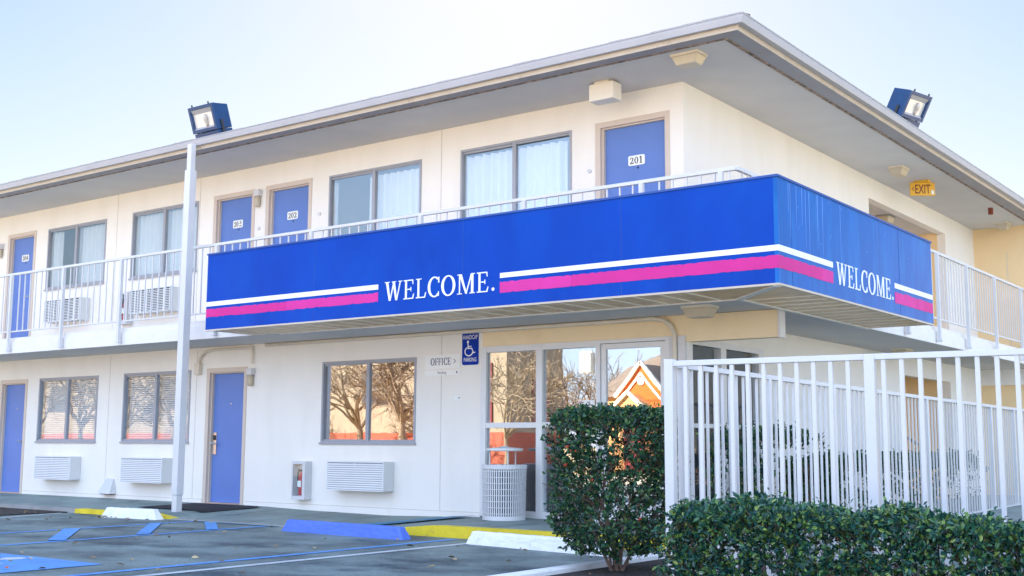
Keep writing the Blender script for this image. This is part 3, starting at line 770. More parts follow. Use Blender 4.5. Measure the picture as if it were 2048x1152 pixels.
# ------------------------------------------------------------------ wall mounted units
def make_ac(label, upper=False):
    t = thing('air_conditioner', label, 'air conditioner', group='air conditioners through the front wall')
    W, Hh, D = 1.08, .40, .22
    MB().box(-W/2, W/2, -D+.012, -.001, 0, Hh).build('case', M['ac'], t, bevel=.006)
    MB().box(-W/2+.01, W/2-.01, -D+.004, -D+.011, .012, Hh-.012).build('grille_back', M['dark'] if upper else M['drip'], t)
    g = MB(); n = 13 if upper else 12
    for i in range(n):
        z = .02 + (Hh-.04)*i/n; hz = .011 if upper else .017
        g.hexa([(-W/2+.006, -D-.004, z), (W/2-.006, -D-.004, z), (W/2-.006, -D+.004, z+.004), (-W/2+.006, -D+.004, z+.004),
                (-W/2+.006, -D-.004, z+hz), (W/2-.006, -D-.004, z+hz), (W/2-.006, -D+.004, z+hz+.004), (-W/2+.006, -D+.004, z+hz+.004)])
    if upper:
        for k in range(1, 7): g.box(-W/2+k*W/7-.012, -W/2+k*W/7+.012, -D-.007, -D+.003, .012, Hh-.012)
    g.box(-W/2-.002, -W/2+.008, -D-.006, -D+.01, .0, Hh).box(W/2-.008, W/2+.002, -D-.006, -D+.01, .0, Hh).box(-W/2, W/2, -D-.006, -D+.01, Hh-.012, Hh+.001).box(-W/2, W/2, -D-.006, -D+.01, -.001, .012)
    g.box(-.006, .006, -D-.009, -D-.003, Hh-.06, Hh-.02)
    g.build('grille', M['ac_fin'], t)
    return t
ac0 = make_ac('white air conditioner under the office window near the fire extinguisher cabinet')
ac0.location = (-5.085, 0, .27); ac1 = None
for x, z, lb in ((-12.45, .27, 'ground floor air conditioner under the window nearest the far blue door'),
                 (-9.91, .27, 'ground floor air conditioner partly behind the foot of the white column'),
                 (-12.43, 3.06, 'balcony air conditioner behind railing below the half curtained window'),
                 (-9.89, 3.06, 'balcony air conditioner beside the white column, above the upper extinguisher cabinet')):
    if z > 2 and ac1 is None:
        c = ac1 = make_ac(lb, True)
    else:
        c = copy_tree(ac0 if z < 2 else ac1)
    c.location = (x, 0, z); c['label'] = lb
def make_extinguisher(label, loc):
    t = thing('extinguisher_cabinet', label, 'extinguisher cabinet', loc, 'fire extinguisher cabinets')
    W, Hh = .28, .55
    b = MB().box(-W/2, -W/2+.03, -.14, 0, 0, Hh).box(W/2-.055, W/2, -.14, 0, 0, Hh).box(-W/2+.03, W/2-.055, -.14, 0, 0, .05).box(-W/2+.03, W/2-.055, -.14, 0, Hh-.04, Hh)
    b.box(-W/2+.03, W/2-.055, -.03, -.001, .05, Hh-.04, 1)
    b.build('cabinet', [M['white'], M['ac']], t)
    e = MB().tube([(.02, -.08, .06), (.02, -.08, .10), (.02, -.08, .34), (.02, -.08, .38), (.02, -.08, .40)], [.045, .05, .05, .03, .018], 12)
    eo = e.build('extinguisher', M['red'], t, smooth=False)
    MB().box(-.015, .055, -.135, -.128, .18, .27).build('extinguisher_label', M['plate'], eo)
    e = MB().tube([(.01, -.08, .39), (-.03, -.09, .44), (-.05, -.09, .36), (-.05, -.09, .16)], .012, 6).box(-.03, .08, -.09, -.07, .40, .43)
    e.build('hose', M['rubber'], eo)
    MB().box(-W/2+.03, W/2-.055, -.138, -.135, .05, Hh-.04).build('pane', M['glass_box'], t)
    return t
make_extinguisher('white cabinet with red extinguisher low on the ground floor wall', (-6.30, 0, .11))
make_extinguisher('white extinguisher cabinet on the balcony wall beside an air conditioner', (-10.75, 0, 2.92))

# dryer style vent hood
t = tag(MB().hexa([(-.17, -.14, 0), (.17, -.14, 0), (.17, 0, 0), (-.17, 0, 0), (-.10, -.02, .25), (.10, -.02, .25), (.10, 0, .25), (-.10, 0, .25)]).box(-.13, .13, -.11, -.01, -.012, -.001, 1).build('vent_hood', [M['white'], M['dark']]),
        'small white sloped vent hood low on the wall between two air conditioners', 'vent')
t.location = (-11.02, 0, .06)

# signs on the ground floor wall
def sign(name, label, cat, x0, x1, z0, z1, mats, r=.02):
    F = front((x0+x1)/2, (z0+z1)/2, 0)
    return F, MB().prism(rounded(x1-x0, z1-z0, r), F, .002, .014, 0)
F, mb = sign('office_sign', '', '', -4.0, -3.39, 1.925, 2.115, None)
put_word(mb, 'OFFICE', F, -.205, -.045, .095, .355, .018, 1, .09, .014); put_word(mb, '>', F, .195, -.035, .08, .05, .018, 1, .0, .014)
tag(mb.build('office_sign', [M['plate'], M['navy']]), 'white wall sign reading OFFICE with an arrow, beside the handicap sign', 'sign')
F, mb = sign('vending_sign', '', '', -4.0, -3.39, 1.838, 1.905, None, .012)
put_sans(mb, 'Vending', F, -.085, -.026, .046, .155, .0155, 1, .0)
mb.prism([(.245, -.018), (.275, 0), (.245, .018)], F, .014, .016, 1)
tag(mb.build('vending_sign', [M['plate'], M['ink']]), 'narrow white sign reading Vending under the OFFICE sign', 'sign')
F = front(-3.215, 2.18, 0)
mb = MB().prism(rounded(.30, .46, .035), F, .002, .010, 1).prism(rounded(.282, .442, .03), F, .010, .013, 0)
put_sans(mb, 'HANDICAP', F, -.122, .120, .058, .244, .0145, 1, .004); put_sans(mb, 'PARKING', F, -.108, -.178, .055, .212, .0145, 1, .004)
wheelchair(mb, Frame(F(-.10, -.105, .013), F.u, F.v, F.n), .20, .21, .002, 1)
tag(mb.build('handicap_sign', [mat('handicap_blue', (.002, .035, .34), .45, .05, spec=.1), M['plate']]), 'blue and white handicap parking sign with wheelchair symbol beside the glazed entrance', 'sign')
F = front(-3.435, 1.53, 0)
mb = MB().prism(rounded(.125, .045, .006), F, .001, .003, 0)
put_sans(mb, 'OFFICE', F, -.045, -.010, .018, .085, .0035, 1)
mb2 = MB().prism(rounded(.125, .045, .006), F, .001, .003, 0).prism([(.01, -.006), (.05, -.006), (.05, .004), (.01, .004)], F, .003, .0036, 1)
tag(mb2.build('wall_sticker', [M['plate'], M['ink']]), 'tiny white sticker on the bare wall below the vending sign', 'sticker')
F = front(-1.40, 1.42, .019)
mb = MB().prism(rounded(.24, .085, .006), F, .001, .003, 0)
ringp = ring(-.082, 0, .034, .034, .007, .007, 0, 360, 20)
for i, q in enumerate(ringp): mb.prism([(p[0], p[1]) for p in q], F, .003, .0042, 2)
for q in ribbon([(-.104, .022), (-.060, -.022)], .008): mb.prism([(p[0], p[1]) for p in q], F, .003, .0046, 2)
put_sans(mb, 'NO', F, .012, .004, .024, .04, .0045, 1, .01); put_sans(mb, 'SMOKING', F, -.022, -.030, .022, .115, .0045, 1, .01)
tag(mb.build('no_smoking_sign', [M['plate'], M['ink'], M['red']]), 'small white no smoking sign stuck on the office glass above the shrub', 'sign')

# conduits and wall lamps
tag(MB().tube([(-7.2, -.035, 2.405), (-3.9, -.045, 2.40), (-1.0, -.05, 2.40), (-.42, -.05, 2.405), (-.27, -.05, 2.38), (-.17, -.05, 2.31), (-.125, -.05, 2.20), (-.125, -.05, 1.2), (-.125, -.05, 0)], .026, 10).build('conduit', M['conduit'], smooth=True),
    'painted conduit bending down beside the glass entrance door', 'pipe')
tag(MB().tube([(-7.5, -.04, 2.13), (-7.5, -.04, 2.40)], .016, 8).tube([(-7.5, -.04, 2.385), (-8.45, -.04, 2.385), (-8.62, -.04, 2.36), (-8.72, -.04, 2.30), (-8.78, -.04, 2.2), (-8.785, -.04, 2.1)], .022, 8)
    .box(-8.845, -8.725, -.07, -.001, 2.0, 2.19).build('conduit', M['conduit'], smooth=False), 'conduit with junction box over the ground floor door by the column', 'pipe')
def wall_lamp(loc, label):
    t = thing('wall_lamp', label, 'wall lamp', loc, 'wall lamps beside the doors')
    MB().box(-.055, .055, -.09, 0, 0, .10).build('lamp_cap', M['white'], t, bevel=.006)
    MB().tube([(0, -.05, -.001), (0, -.05, -.16), (0, -.05, -.175)], [.042, .042, .025], 10).build('lamp_glass', M['lens'], t, smooth=True)
    return t
wall_lamp((-7.515, 0, 1.96), 'cream wall lamp beside the ground floor door by the column')
wall_lamp((-7.49, 0, 4.76), 'cream wall lamp between doors 203 and 202')
wall_lamp((-14.88, 0, 4.62), 'wall lamp next to door 204 at the edge of view')

# ceiling lights under eaves and slab
def ceiling_light(loc, label, rz=0.0, dark=False):
    t = thing('ceiling_light', label, 'ceiling light', loc, 'square ceiling lights', rz)
    MB().box(-.172, .172, -.12, .12, -.028, 0).build('lamp_base', M['drip'] if dark else M['conduit'], t)
    a, b, c, d = .165, .115, .12, .08
    MB().hexa([(-c, -d, -.13), (c, -d, -.13), (c, d, -.13), (-c, d, -.13), (-a, -b, -.028), (a, -b, -.028), (a, b, -.028), (-a, b, -.028)]).build('lens', M['lens'], t, bevel=.01)
    return t
ceiling_light((.53, -.83, 5.25), 'square ceiling light under the eave corner above door 201')
ceiling_light((.60, 5.90, 5.25), 'square ceiling light under the eave next to the EXIT sign', R(90))
ceiling_light((.70, 12.0-.35, 5.25), 'square ceiling light at the far end of the upper walk', R(90))
ceiling_light((.55, -.70, 2.43), 'square ceiling light over the corner beam below the blue sign')
ceiling_light((.45, 6.2, 2.43), 'square ceiling light under the balcony behind the white fence', R(90))
ceiling_light((-.36, 8.02, 4.93), 'dark rimmed ceiling light inside the upper passage', R(90), True)
t = thing('emergency_light', 'white box light hanging from the eave above the upper windows', 'emergency light', (-.78, -.50, 5.25))
MB().box(-.10, .10, -.09, .09, -.025, 0).build('lamp_base', M['conduit'], t)
MB().box(-.17, .17, -.10, .10, -.235, -.025).build('lamp_body', M['trim'], t, bevel=.008)
t = thing('exit_sign', 'yellow EXIT sign hanging from the eave by the upper passage', 'exit sign', (.60, 7.05, 5.25))
MB().box(-.12, .12, -.07, .07, -.035, 0).build('sign_mount', M['exit'], t)
F = Frame((.0, 0, -.14), (.80, .60, 0), (0, 0, 1), (.60, -.80, 0))
e = MB().prism([(-.20, -.105), (.20, -.105), (.20, .105), (-.20, .105)], F, -.02, .02, 0)
put_sans(e, 'EXIT', F, -.125, -.075, .15, .25, .022, 1, .012)
for q in ribbon([(-.142, .03), (-.178, 0), (-.142, -.03)], .014): e.prism([(p[0], p[1]) for p in q], F, .0202, .0225, 1)
e.prism([(.14, -.085), (.18, -.085), (.18, -.02), (.14, -.02)], F, .0202, .0225, 2)
e.build('sign_box', [M['exit'], M['brown'], M['plate']], t)
tag(MB().tube([(.90, 10.0, 5.25), (.90, 10.0, 5.13)], .045, 10).build('smoke_detector', M['brown']), 'small brown cylinder fixed under the side eave', 'detector')

# door bells
for x, lb in ((-1.33, 'round bell cover on the wall beside door 201'), (-6.14, 'round bell cover between the 202 door and a curtained window'), (-7.48, 'small round bell cover below the lamp between two doors')):
    z = 4.33 if x != -7.48 else 4.25
    tag(MB().tube([(x, .0, z), (x, -.02, z)], .028, 14).build('door_bell', M['white']), lb, 'door bell')

# ------------------------------------------------------------------ welcome sign
S = thing('welcome_sign', 'long blue balcony sign reading WELCOME with white and pink stripes', 'sign', (0, 0, 0))
SY, SX, SXL, SY1, Z0, Z1 = -1.93, 2.03, -6.28, 2.68, 2.435, 3.455
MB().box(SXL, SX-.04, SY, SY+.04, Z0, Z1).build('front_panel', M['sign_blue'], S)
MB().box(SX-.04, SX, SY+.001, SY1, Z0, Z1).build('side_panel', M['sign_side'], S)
MB().box(SXL, SXL+.03, SY+.041, -1.10, Z0, Z1).box(1.2, SX-.041, SY1-.03, SY1, Z0, Z1).build('end_panel', M['sign_blue'], S)
cap = MB().box(SXL-.012, SX+.012, SY-.012, SY+.06, Z1, Z1+.022).box(SX-.06, SX+.012, SY+.06, SY1+.012, Z1, Z1+.022)
for x in (-6.28, -4.2, -1.8, .3): cap.box(x, x+.004, SY-.002, SY, Z0, Z1)
for y in (-1.62, 1.46): cap.box(SX, SX+.002, y, y+.005, Z0, Z1)
cap.build('edge_trim', M['sign_edge'], S)
mb = MB().box(SXL, SX, SY-.004, SY+.03, Z0-.022, Z0-.001).box(SX-.03, SX+.004, SY+.03, SY1, Z0-.022, Z0-.001)
mb.build('bottom_trim', M['fascia'], S)
# underside panels with raised ribs
mb = MB().box(SXL+.03, SX-.03, SY+.03, -1.105, Z0-.012, Z0-.002).box(1.205, SX-.03, -1.105, SY1-.02, Z0-.012, Z0-.002)
und = mb.build('underside_panel', M['panel'], S)
rb = MB(); x = -6.0
while x < 1.1:
    rb.box(x-.013, x+.013, SY+.035, -1.11, Z0-.020, Z0-.0121); x += .305
y = -.95
while y < SY1-.1:
    rb.box(1.21, SX-.035, y-.013, y+.013, Z0-.020, Z0-.0121); y += .305
rb.build('underside_rib', M['panel_rib'], und)
jb = MB(); jb.bar((1.20, -1.10, Z0-.022), (SX-.03, SY+.03, Z0-.022), .07, .018)
jb.box(SXL+.6, 1.20, -1.135, -1.105, Z0-.03, Z0-.013).box(1.205, 1.245, -1.10, SY1-.05, Z0-.03, Z0-.013)
jb.build('underside_joint', M['slab_edge'], und)

FF = front(0, 0, SY); FS = side(0, 0, SX)
def stripe(name, fr, a, b, z0, z1, m, ragged=0.0, breaks=(), bend=0.0):
    mb = MB(); rnd = random.Random(int(a*100)+7)
    top = []; bot = []
    n = max(2, int((b-a)/.035)) if ragged else 1
    for i in range(n+1):
        x = a + (b-a)*i/n
        j1 = -rnd.random()**5*ragged*1.2 if 0 < i < n else 0; j0 = rnd.random()**3*ragged if 0 < i < n else 0
        top.append((x, z1+j1)); bot.append((x, z0+j0))
    for i in range(n):
        mi = sum(1 for br in breaks if top[i][0] >= br) % 2
        mb.prism([bot[i], bot[i+1], top[i+1], top[i]], fr, .0008, .0026, mi)
    return mb.build(name, m if isinstance(m, list) else [m, m], S)
stripe('white_stripe', FF, SXL, -3.10, 2.750, 2.811, M['sign_white']); stripe('white_stripe', FF, -1.265, SX+.001, 2.742, 2.797, M['sign_white'])
stripe('pink_stripe', FF, SXL, -3.10, 2.60, 2.715, [M['pink'], M['pink_pale']], .011, (-4.7,)); stripe('pink_stripe', FF, -1.265, SX+.001, 2.575, 2.70, [M['pink_pale'], M['pink']], .009, (-.35,))
stripe('white_stripe', FS, SY-.001, -.59, 2.74, 2.80, M['sign_white']); stripe('white_stripe', FS, 1.28, SY1-.01, 2.735, 2.795, M['sign_white'])
stripe('pink_stripe', FS, SY-.001, -.59, 2.575, 2.70, [M['pink'], M['pink_pale']], .008, (-.9,)); stripe('pink_stripe', FS, 1.28, SY1-.01, 2.56, 2.69, [M['pink_pale'], M['pink']], .012, (2.0,))
def lettering(fr, a, b, z, h):
    mb = MB(); put_word(mb, 'WELCOME', fr, a, z, h, b-a, .006, 0, .07)
    mb.prism([(b+.05+.02*math.cos(t*math.pi/6), z+.025+.02*math.sin(t*math.pi/6)) for t in range(12)], fr, .001, .004)
    return mb.build('lettering', M['sign_white'], S)
lettering(FF, -2.99, -1.41, 2.60, .228); lettering(FS, -.50, 1.15, 2.582, .235)
# scuffs and drip marks scratched into the side panel
mb = MB(); rnd = random.Random(5)
for i in range(16):
    y = rnd.uniform(-1.5, 2.5); z = rnd.uniform(2.9, 3.4); l = rnd.uniform(.03, .12); a = rnd.uniform(-.9, 1.1)
    for q in ribbon([(y, z), (y+l*math.cos(a)*.5, z+l*math.sin(a)*.5+.006), (y+l*math.cos(a), z+l*math.sin(a))], [.002, .005, .002]):
        mb.prism([(p[0], p[1]) for p in q], FS, .0004, .0012)
for y, w_, h_ in ((1.62, .23, .125), (2.12, .20, .12)):
    pm = MB(); pm.prism([(y, 2.575), (y+w_, 2.57), (y+w_, 2.57+h_), (y, 2.578+h_)], FS, .0027, .0030)
    pm.build('faded_patch', M['pink_pale'], S)
mb.build('scuff', M['scuff'], S)
for i in range(10):
    y = rnd.choice([rnd.uniform(-1.9, -.4), rnd.uniform(-1.9, 2.6)]); z = 3.44; l = rnd.uniform(.1, .7)
    MB().prism([(y, z-l), (y+.004, z-l), (y+rnd.uniform(.006, .016), z), (y, z)], FS, .0003, .0010).build('streak', M['scuff'], S)

# ------------------------------------------------------------------ railings
def railing(name, label, p0, p1, posts, spacing=.158, zt=3.80, zb=2.80, skip=(), outward=(0, -1, 0)):
    p0 = Vector(p0); p1 = Vector(p1); d = (p1-p0); Ln = d.length; d.normalize(); o = Vector(outward)
    t = thing(name, label, 'railing', p0, 'white balcony railings')
    rl = lambda q: Vector(q) - p0
    MB().bar(rl(p0) + Vector((0, 0, zt-2.69)), rl(p1) + Vector((0, 0, zt-2.69)), .045, .040).build('top_rail', M['white'], t, bevel=.004)
    MB().bar(rl(p0) + Vector((0, 0, zb-2.69)), rl(p1) + Vector((0, 0, zb-2.69)), .026, .022).build('bottom_rail', M['white'], t)
    for s in posts:
        q = d*s + o*.035
        MB().box(-.0, .0, 0, 0, 0, 0)
        pm = MB(); c = q
        pm.box(c.x-.024, c.x+.024, c.y-.024, c.y+.024, -.215, zt-2.69-.02)
        pm.box(c.x-.036, c.x+.036, c.y-.026, c.y+.026, -.235, -.20)
        pm.build('post', M['white'], t)
    s = spacing; first = None; n = 0
    while s < Ln:
        if all(abs(s-k) > .06 for k in posts) and n < 98:
            q = d*s
            if first is None:
                first = MB().box(-.008, .008, -.008, .008, zb-2.69+.011, zt-2.69-.02).build('baluster', M['white'], t)
                first.location = q
            else:
                c = first.copy(); COL.objects.link(c); c.parent = t; c.location = q
            n += 1
        s += spacing
    return t
px = [-15.66, -14.07, -12.49, -10.93, -9.35, -7.06, -5.09, -3.12, -1.503, .095, 1.06]
railing('balcony_railing', 'white balcony railing along the front, behind the column and blue sign', (-16.5, -1.12, 2.69), (1.22, -1.12, 2.69), [x+16.5 for x in px], .168)
railing('balcony_railing', 'white balcony railing on the side walk beyond the end of the blue sign', (1.22, -1.12, 2.69), (1.22, 12.0, 2.69), [.35, 2.0, 3.7, 5.2, 6.6, 8.09, 9.73, 11.44, 13.0], .14, outward=(1, 0, 0))
# ------------------------------------------------------------------ white column
t = thing('support_column', 'square white column rising from the pavement to the roof gutter', 'column', (-7.42, -1.40, LOT))
MB().box(-.062, .062, -.062, .062, .30, 5.02).build('shaft', M['white'], t, bevel=.008)
MB().box(-.045, .045, -.045, .045, 5.02, 5.415).build('neck', M['white'], t, bevel=.006)
MB().box(-.052, .052, -.052, .052, 0, .30).build('foot', M['white'], t, bevel=.006)

# ------------------------------------------------------------------ floodlights
def floodlight(loc, rz, label, lean=19):
    t = thing('floodlight', label, 'floodlight', loc, 'blue floodlights on the roof edge', rz)
    tilt = Matrix.Rotation(R(lean), 4, 'X')
    def T(mb): mb.v = [tuple(tilt @ Vector(p)) for p in mb.v]; return mb
    W, D = .28, .28
    hb = MB().box(-W, -W+.045, -.05, 0, .20, .60).box(W-.045, W, -.05, 0, .20, .60).box(-W+.045, W-.045, -.05, 0, .55, .60).box(-W+.045, W-.045, -.05, 0, .20, .25)
    # housing shell behind the rim
    hs = MB().hexa([(-W, 0, .20), (W, 0, .20), (W-.03, D, .20), (-W+.03, D, .20), (-W, 0, .60), (W, 0, .60), (W-.03, D, .56), (-W+.03, D, .56)])
    T(hs).build('housing', M['flood'], t, bevel=.008)
    T(hb).build('rim', M['flood'], t, bevel=.004)
    rf = MB()
    z0, z1, a = .25, .55, W-.045
    rf.face([(-a, -.004, z0), (a, -.004, z0), (a, -.004, z1), (-a, -.004, z1)])
    rf.face([(-a, -.04, z0+.001), (a, -.04, z0+.001), (a, -.005, z0+.03), (-a, -.005, z0+.03)], 1)
    rf.face([(-a, -.005, z1-.07), (a, -.005, z1-.07), (a, -.04, z1-.001), (-a, -.04, z1-.001)], 1)
    T(rf).build('reflector', [M['reflector'], M['gutter']], t)
    bl = MB().tube([(.05, -.02, .26), (.05, -.02, .31), (.05, -.024, .37), (.05, -.024, .42), (.05, -.02, .46)], [.016, .02, .036, .034, .012], 10)
    T(bl).build('bulb', M['bulb'], t, smooth=True)
    T(MB().box(-W+.012, W-.012, -.03, D-.02, -.10, .192)).build('ballast_box', M['flood'], t, bevel=.006)
    br = MB().box(W+.004, W+.016, .05, .09, -.08, .34).box(-W-.016, -W-.004, .05, .09, -.08, .34).box(-W-.018, W+.018, .08, .12, -.09, -.07)
    T(br).build('bracket', M['dark'], t)
    for s in (-1, 1):
        T(MB().tube([(s*(W-.09), -.03, .60), (s*(W-.09), -.03, .635)], .012, 8)).build('knob', M['dark'], t)
    return t
floodlight((-7.62, -.90, 5.43), 0, 'blue floodlight on the roof edge above the white column')
floodlight((.95, 5.16, 5.62), R(76), 'blue floodlight on the side roof edge above the EXIT sign', 29)

# ------------------------------------------------------------------ litter bin
t = thing('litter_bin', 'white slatted litter bin with raised lid beside the office door', 'litter bin', (-2.33, -.42, 0))
rad = .265; n = 58
bk = MB()
for i in range(n):
    a = 2*math.pi*i/n; a2 = a + 2*math.pi/n*.50
    P = lambda an, rr, z: (rr*math.cos(an), rr*math.sin(an), z)
    bk.hexa([P(a, rad, .04), P(a2, rad, .04), P(a2, rad-.012, .04), P(a, rad-.012, .04), P(a, rad+.01, .62), P(a2, rad+.01, .62), P(a2, rad-.002, .62), P(a, rad-.002, .62)])
def hoop(mb, z0, z1, r0, th=.014, seg=44, r1=None):
    r1 = r1 or r0
    for i in range(seg):
        a = 2*math.pi*i/seg; b = 2*math.pi*(i+1)/seg
        P = lambda an, rr, z: (rr*math.cos(an), rr*math.sin(an), z)
        mb.hexa([P(a, r0, z0), P(b, r0, z0), P(b, r0-th, z0), P(a, r0-th, z0), P(a, r1, z1), P(b, r1, z1), P(b, r1-th, z1), P(a, r1-th, z1)])
for k in range(8): hoop(bk, .077 + k*.073, .084 + k*.073, rad+.003+.0012*k, .014)
hoop(bk, .0, .05, rad+.004, .016)
bk.build('basket', M['white'], t)
rm = MB(); hoop(rm, .615, .67, rad+.018, .03); rm.build('rim', M['white'], t, bevel=.006)
MB().tube([(0, 0, .03), (0, 0, .60)], .225, 24).build('liner', M['dark'], t)
for k in range(3):
    a = R(200 + k*120); x, y = .19*math.cos(a), .19*math.sin(a)
    MB().tube([(x, y, .60), (x, y, .845)], .009, 8).build('lid_post', M['white'], t)
MB().tube([(0, 0, .835), (0, 0, .85), (0, 0, .868), (0, 0, .885), (0, 0, .90)], [.225, .235, .23, .06, .02], 28).build('lid', M['ac'], t)

# ------------------------------------------------------------------ wheel stops
def wheel_stop(p0, p1, m, label, rz=0):
    p0 = Vector((*p0, LOT)); p1 = Vector((*p1, LOT)); d = p1-p0; Ln = d.length
    t = MB(); h, w0, w1 = .135, .17, .10; e = .09
    cs = [(0, .5), (.03, 1)]
    t.hexa([(0, 0, -.02), (Ln, 0, -.02), (Ln, w0, -.02), (0, w0, -.02), (e, .03, h), (Ln-e, .03, h), (Ln-e, .03+w1, h), (e, .03+w1, h)])
    o = t.build('wheel_stop', m, bevel=.018)
    o.location = p0; o.rotation_euler = (0, 0, math.atan2(d.y, d.x))
    sub = o.modifiers.new('chips', 'SUBSURF'); sub.subdivision_type = 'SIMPLE'; sub.levels = sub.render_levels = 5
    tx = bpy.data.textures.new('chips', 'CLOUDS'); tx.noise_scale = .07; tx.noise_depth = 3
    dm = o.modifiers.new('wear', 'DISPLACE'); dm.texture = tx; dm.strength = .015; dm.mid_level = .55
    return tag(o, label, 'wheel stop', 'concrete wheel stops in the car park')
wheel_stop((-8.10, -2.18), (-6.98, -2.08), M['stop_white'], 'white concrete wheel stop at the foot of the column')
wheel_stop((-4.22, -2.36), (-2.17, -2.46), M['stop_blue'], 'blue painted concrete wheel stop')
wheel_stop((-1.36, -2.40), (.55, -2.66), M['stop_white'], 'white concrete wheel stop running behind the shrub')
def walk_z(x, y):
    q = (y + 1.70)/1.64
    return edge_z(x)*(1-q) + inner_z(x)*q
mb = MB()
for i in range(12):
    for j in range(6):
        def P(a_, b_):
            y_ = -1.20 + 1.02*b_/6; x_ = -8.62 + 1.50*a_/12 + .1*b_/6
            return (x_, y_, walk_z(x_, y_) + .014)
        mb.face([P(i, j), P(i+1, j), P(i+1, j+1), P(i, j+1)])
tag(mb.build('door_mat', M['mat']), 'black mat laid on the walk before the ground floor door', 'mat')

# ------------------------------------------------------------------ pool fence
def fence(name, label, p0, p1, zt, spacing, post_at, start=.1, rails=((0, .05, .042),), pick=.015, zb=-.02, pw=.036):
    p0 = Vector((*p0, LOT)); p1 = Vector((*p1, LOT)); d = p1-p0; Ln = d.length; d.normalize()
    t = thing(name, label, 'fence', p0, 'white metal picket fences', math.atan2(d.y, d.x))
    H = zt-LOT
    MB().box(0, Ln, -.022, .022, H-.042, H).build('top_rail', M['white'], t, bevel=.004)
    MB().box(0, Ln, -.016, .016, .10, .135).build('bottom_rail', M['white'], t)
    for s in post_at:
        MB().box(s-pw, s+pw, -pw, pw, 0, H-.001 if s > 0 else H+.012).build('post', M['white'], t, bevel=.004)
    first = None; s = start; n = 0
    while s < Ln and n < 100:
        if all(abs(s-k) > .05 for k in post_at):
            if first is None:
                first = MB().box(-pick, pick, -pick, pick, .136, H-.043).build('picket', M['white'], t); first.location = (s, 0, 0)
            else:
                c = first.copy(); COL.objects.link(c); c.parent = t; c.location = (s, 0, 0)
            n += 1
        s += spacing
    return t
a0 = (2.18, -4.31); dx = Vector((2.495, .22)).normalized()
fence('picket_fence', 'white metal picket fence standing just behind the hedge', a0, (a0[0]+dx.x*4.2, a0[1]+dx.y*4.2), 1.55, .1225, [0.0, 1.507, 3.3], .13, pick=.014)
fence('picket_fence', 'white metal picket fence running back along the side wall', (2.13, -4.20), (1.50, 10.4), 1.55, .146, [.18, 1.93, 3.65, 5.4, 7.1, 8.9, 10.6, 12.2], .06, pick=.0095, pw=.028)

# ------------------------------------------------------------------ stairs in the passage
t = thing('staircase', 'open staircase with yellowish treads inside the ground floor passage', 'stairs', (-.35, 7.75, 0))
st = MB(); n = 12
for i in range(n):
    x = -i*.28; z = (i+1)*.185
    st.box(x-.30, x, 0, 1.05, z-.05, z)
st.build('tread', M['trim'], t)
for y in (-.03, 1.08):
    MB().bar((.1, y, .0), (-3.3, y, 2.2), .05, .22).build('stringer', M['dark'], t)
    MB().bar((.15, y, .95), (-2.2, y, 2.5), .04, .05).build('handrail', M['drip'], t)
for k in range(9):
    x = -.1 - k*.25
    MB().box(x-.01, x+.01, -.04, -.02, .3+k*.165, .95+k*.165).build('rail_bar', M['white'], t)

# ------------------------------------------------------------------ planting
def leaf_face(mb, p, d, nrm, ln, wd, mi=0):
    d = d.normalized(); s = d.cross(nrm)
    s = s.normalized() if s.length > 1e-6 else d.orthogonal().normalized()
    nn = s.cross(d)
    b = len(mb.v); k = ln*.10
    mb.v += [tuple(p), tuple(p + d*ln*.35 + s*wd*.5 + nn*k), tuple(p + d*ln*.72 + s*wd*.42 + nn*k), tuple(p + d*ln - nn*k*.4),
             tuple(p + d*ln*.72 - s*wd*.42 + nn*k), tuple(p + d*ln*.35 - s*wd*.5 + nn*k)]
    mb.f += [(b, b+1, b+2, b+3), (b, b+3, b+4, b+5)]; mb.m += [mi, mi]
def sprig(leafs, twigs, p, out, rnd, n=11, ln=.045, wd=.022, spread=.07, mi=0):
    """a short shoot carrying leaves around it"""
    ax = (out + Vector((rnd.gauss(0, .45), rnd.gauss(0, .45), rnd.gauss(.15, .4)))).normalized()
    L_ = spread*rnd.uniform(.8, 1.6)
    if twigs is not None: twigs.tube([p - ax*L_*.7, p + ax*L_*.6], [.0028, .0012], 4, cap=False)
    for i in range(n):
        t_ = rnd.uniform(-.3, 1.0); q = p + ax*L_*t_ + Vector((rnd.gauss(0, .006), rnd.gauss(0, .006), rnd.gauss(0, .006)))
        side_ = ax.cross(Vector((rnd.gauss(0, 1), rnd.gauss(0, 1), rnd.gauss(0, 1)))).normalized()
        d = (ax*rnd.uniform(.25, 1.0) + side_*rnd.uniform(.5, 1.1)).normalized()
        nr = (ax*.9 + Vector((rnd.gauss(0, .5), rnd.gauss(0, .5), rnd.gauss(.3, .5)))).normalized()
        sc = rnd.uniform(.65, 1.2)
        leaf_face(leafs, q, d, nr, ln*sc, wd*sc, mi)
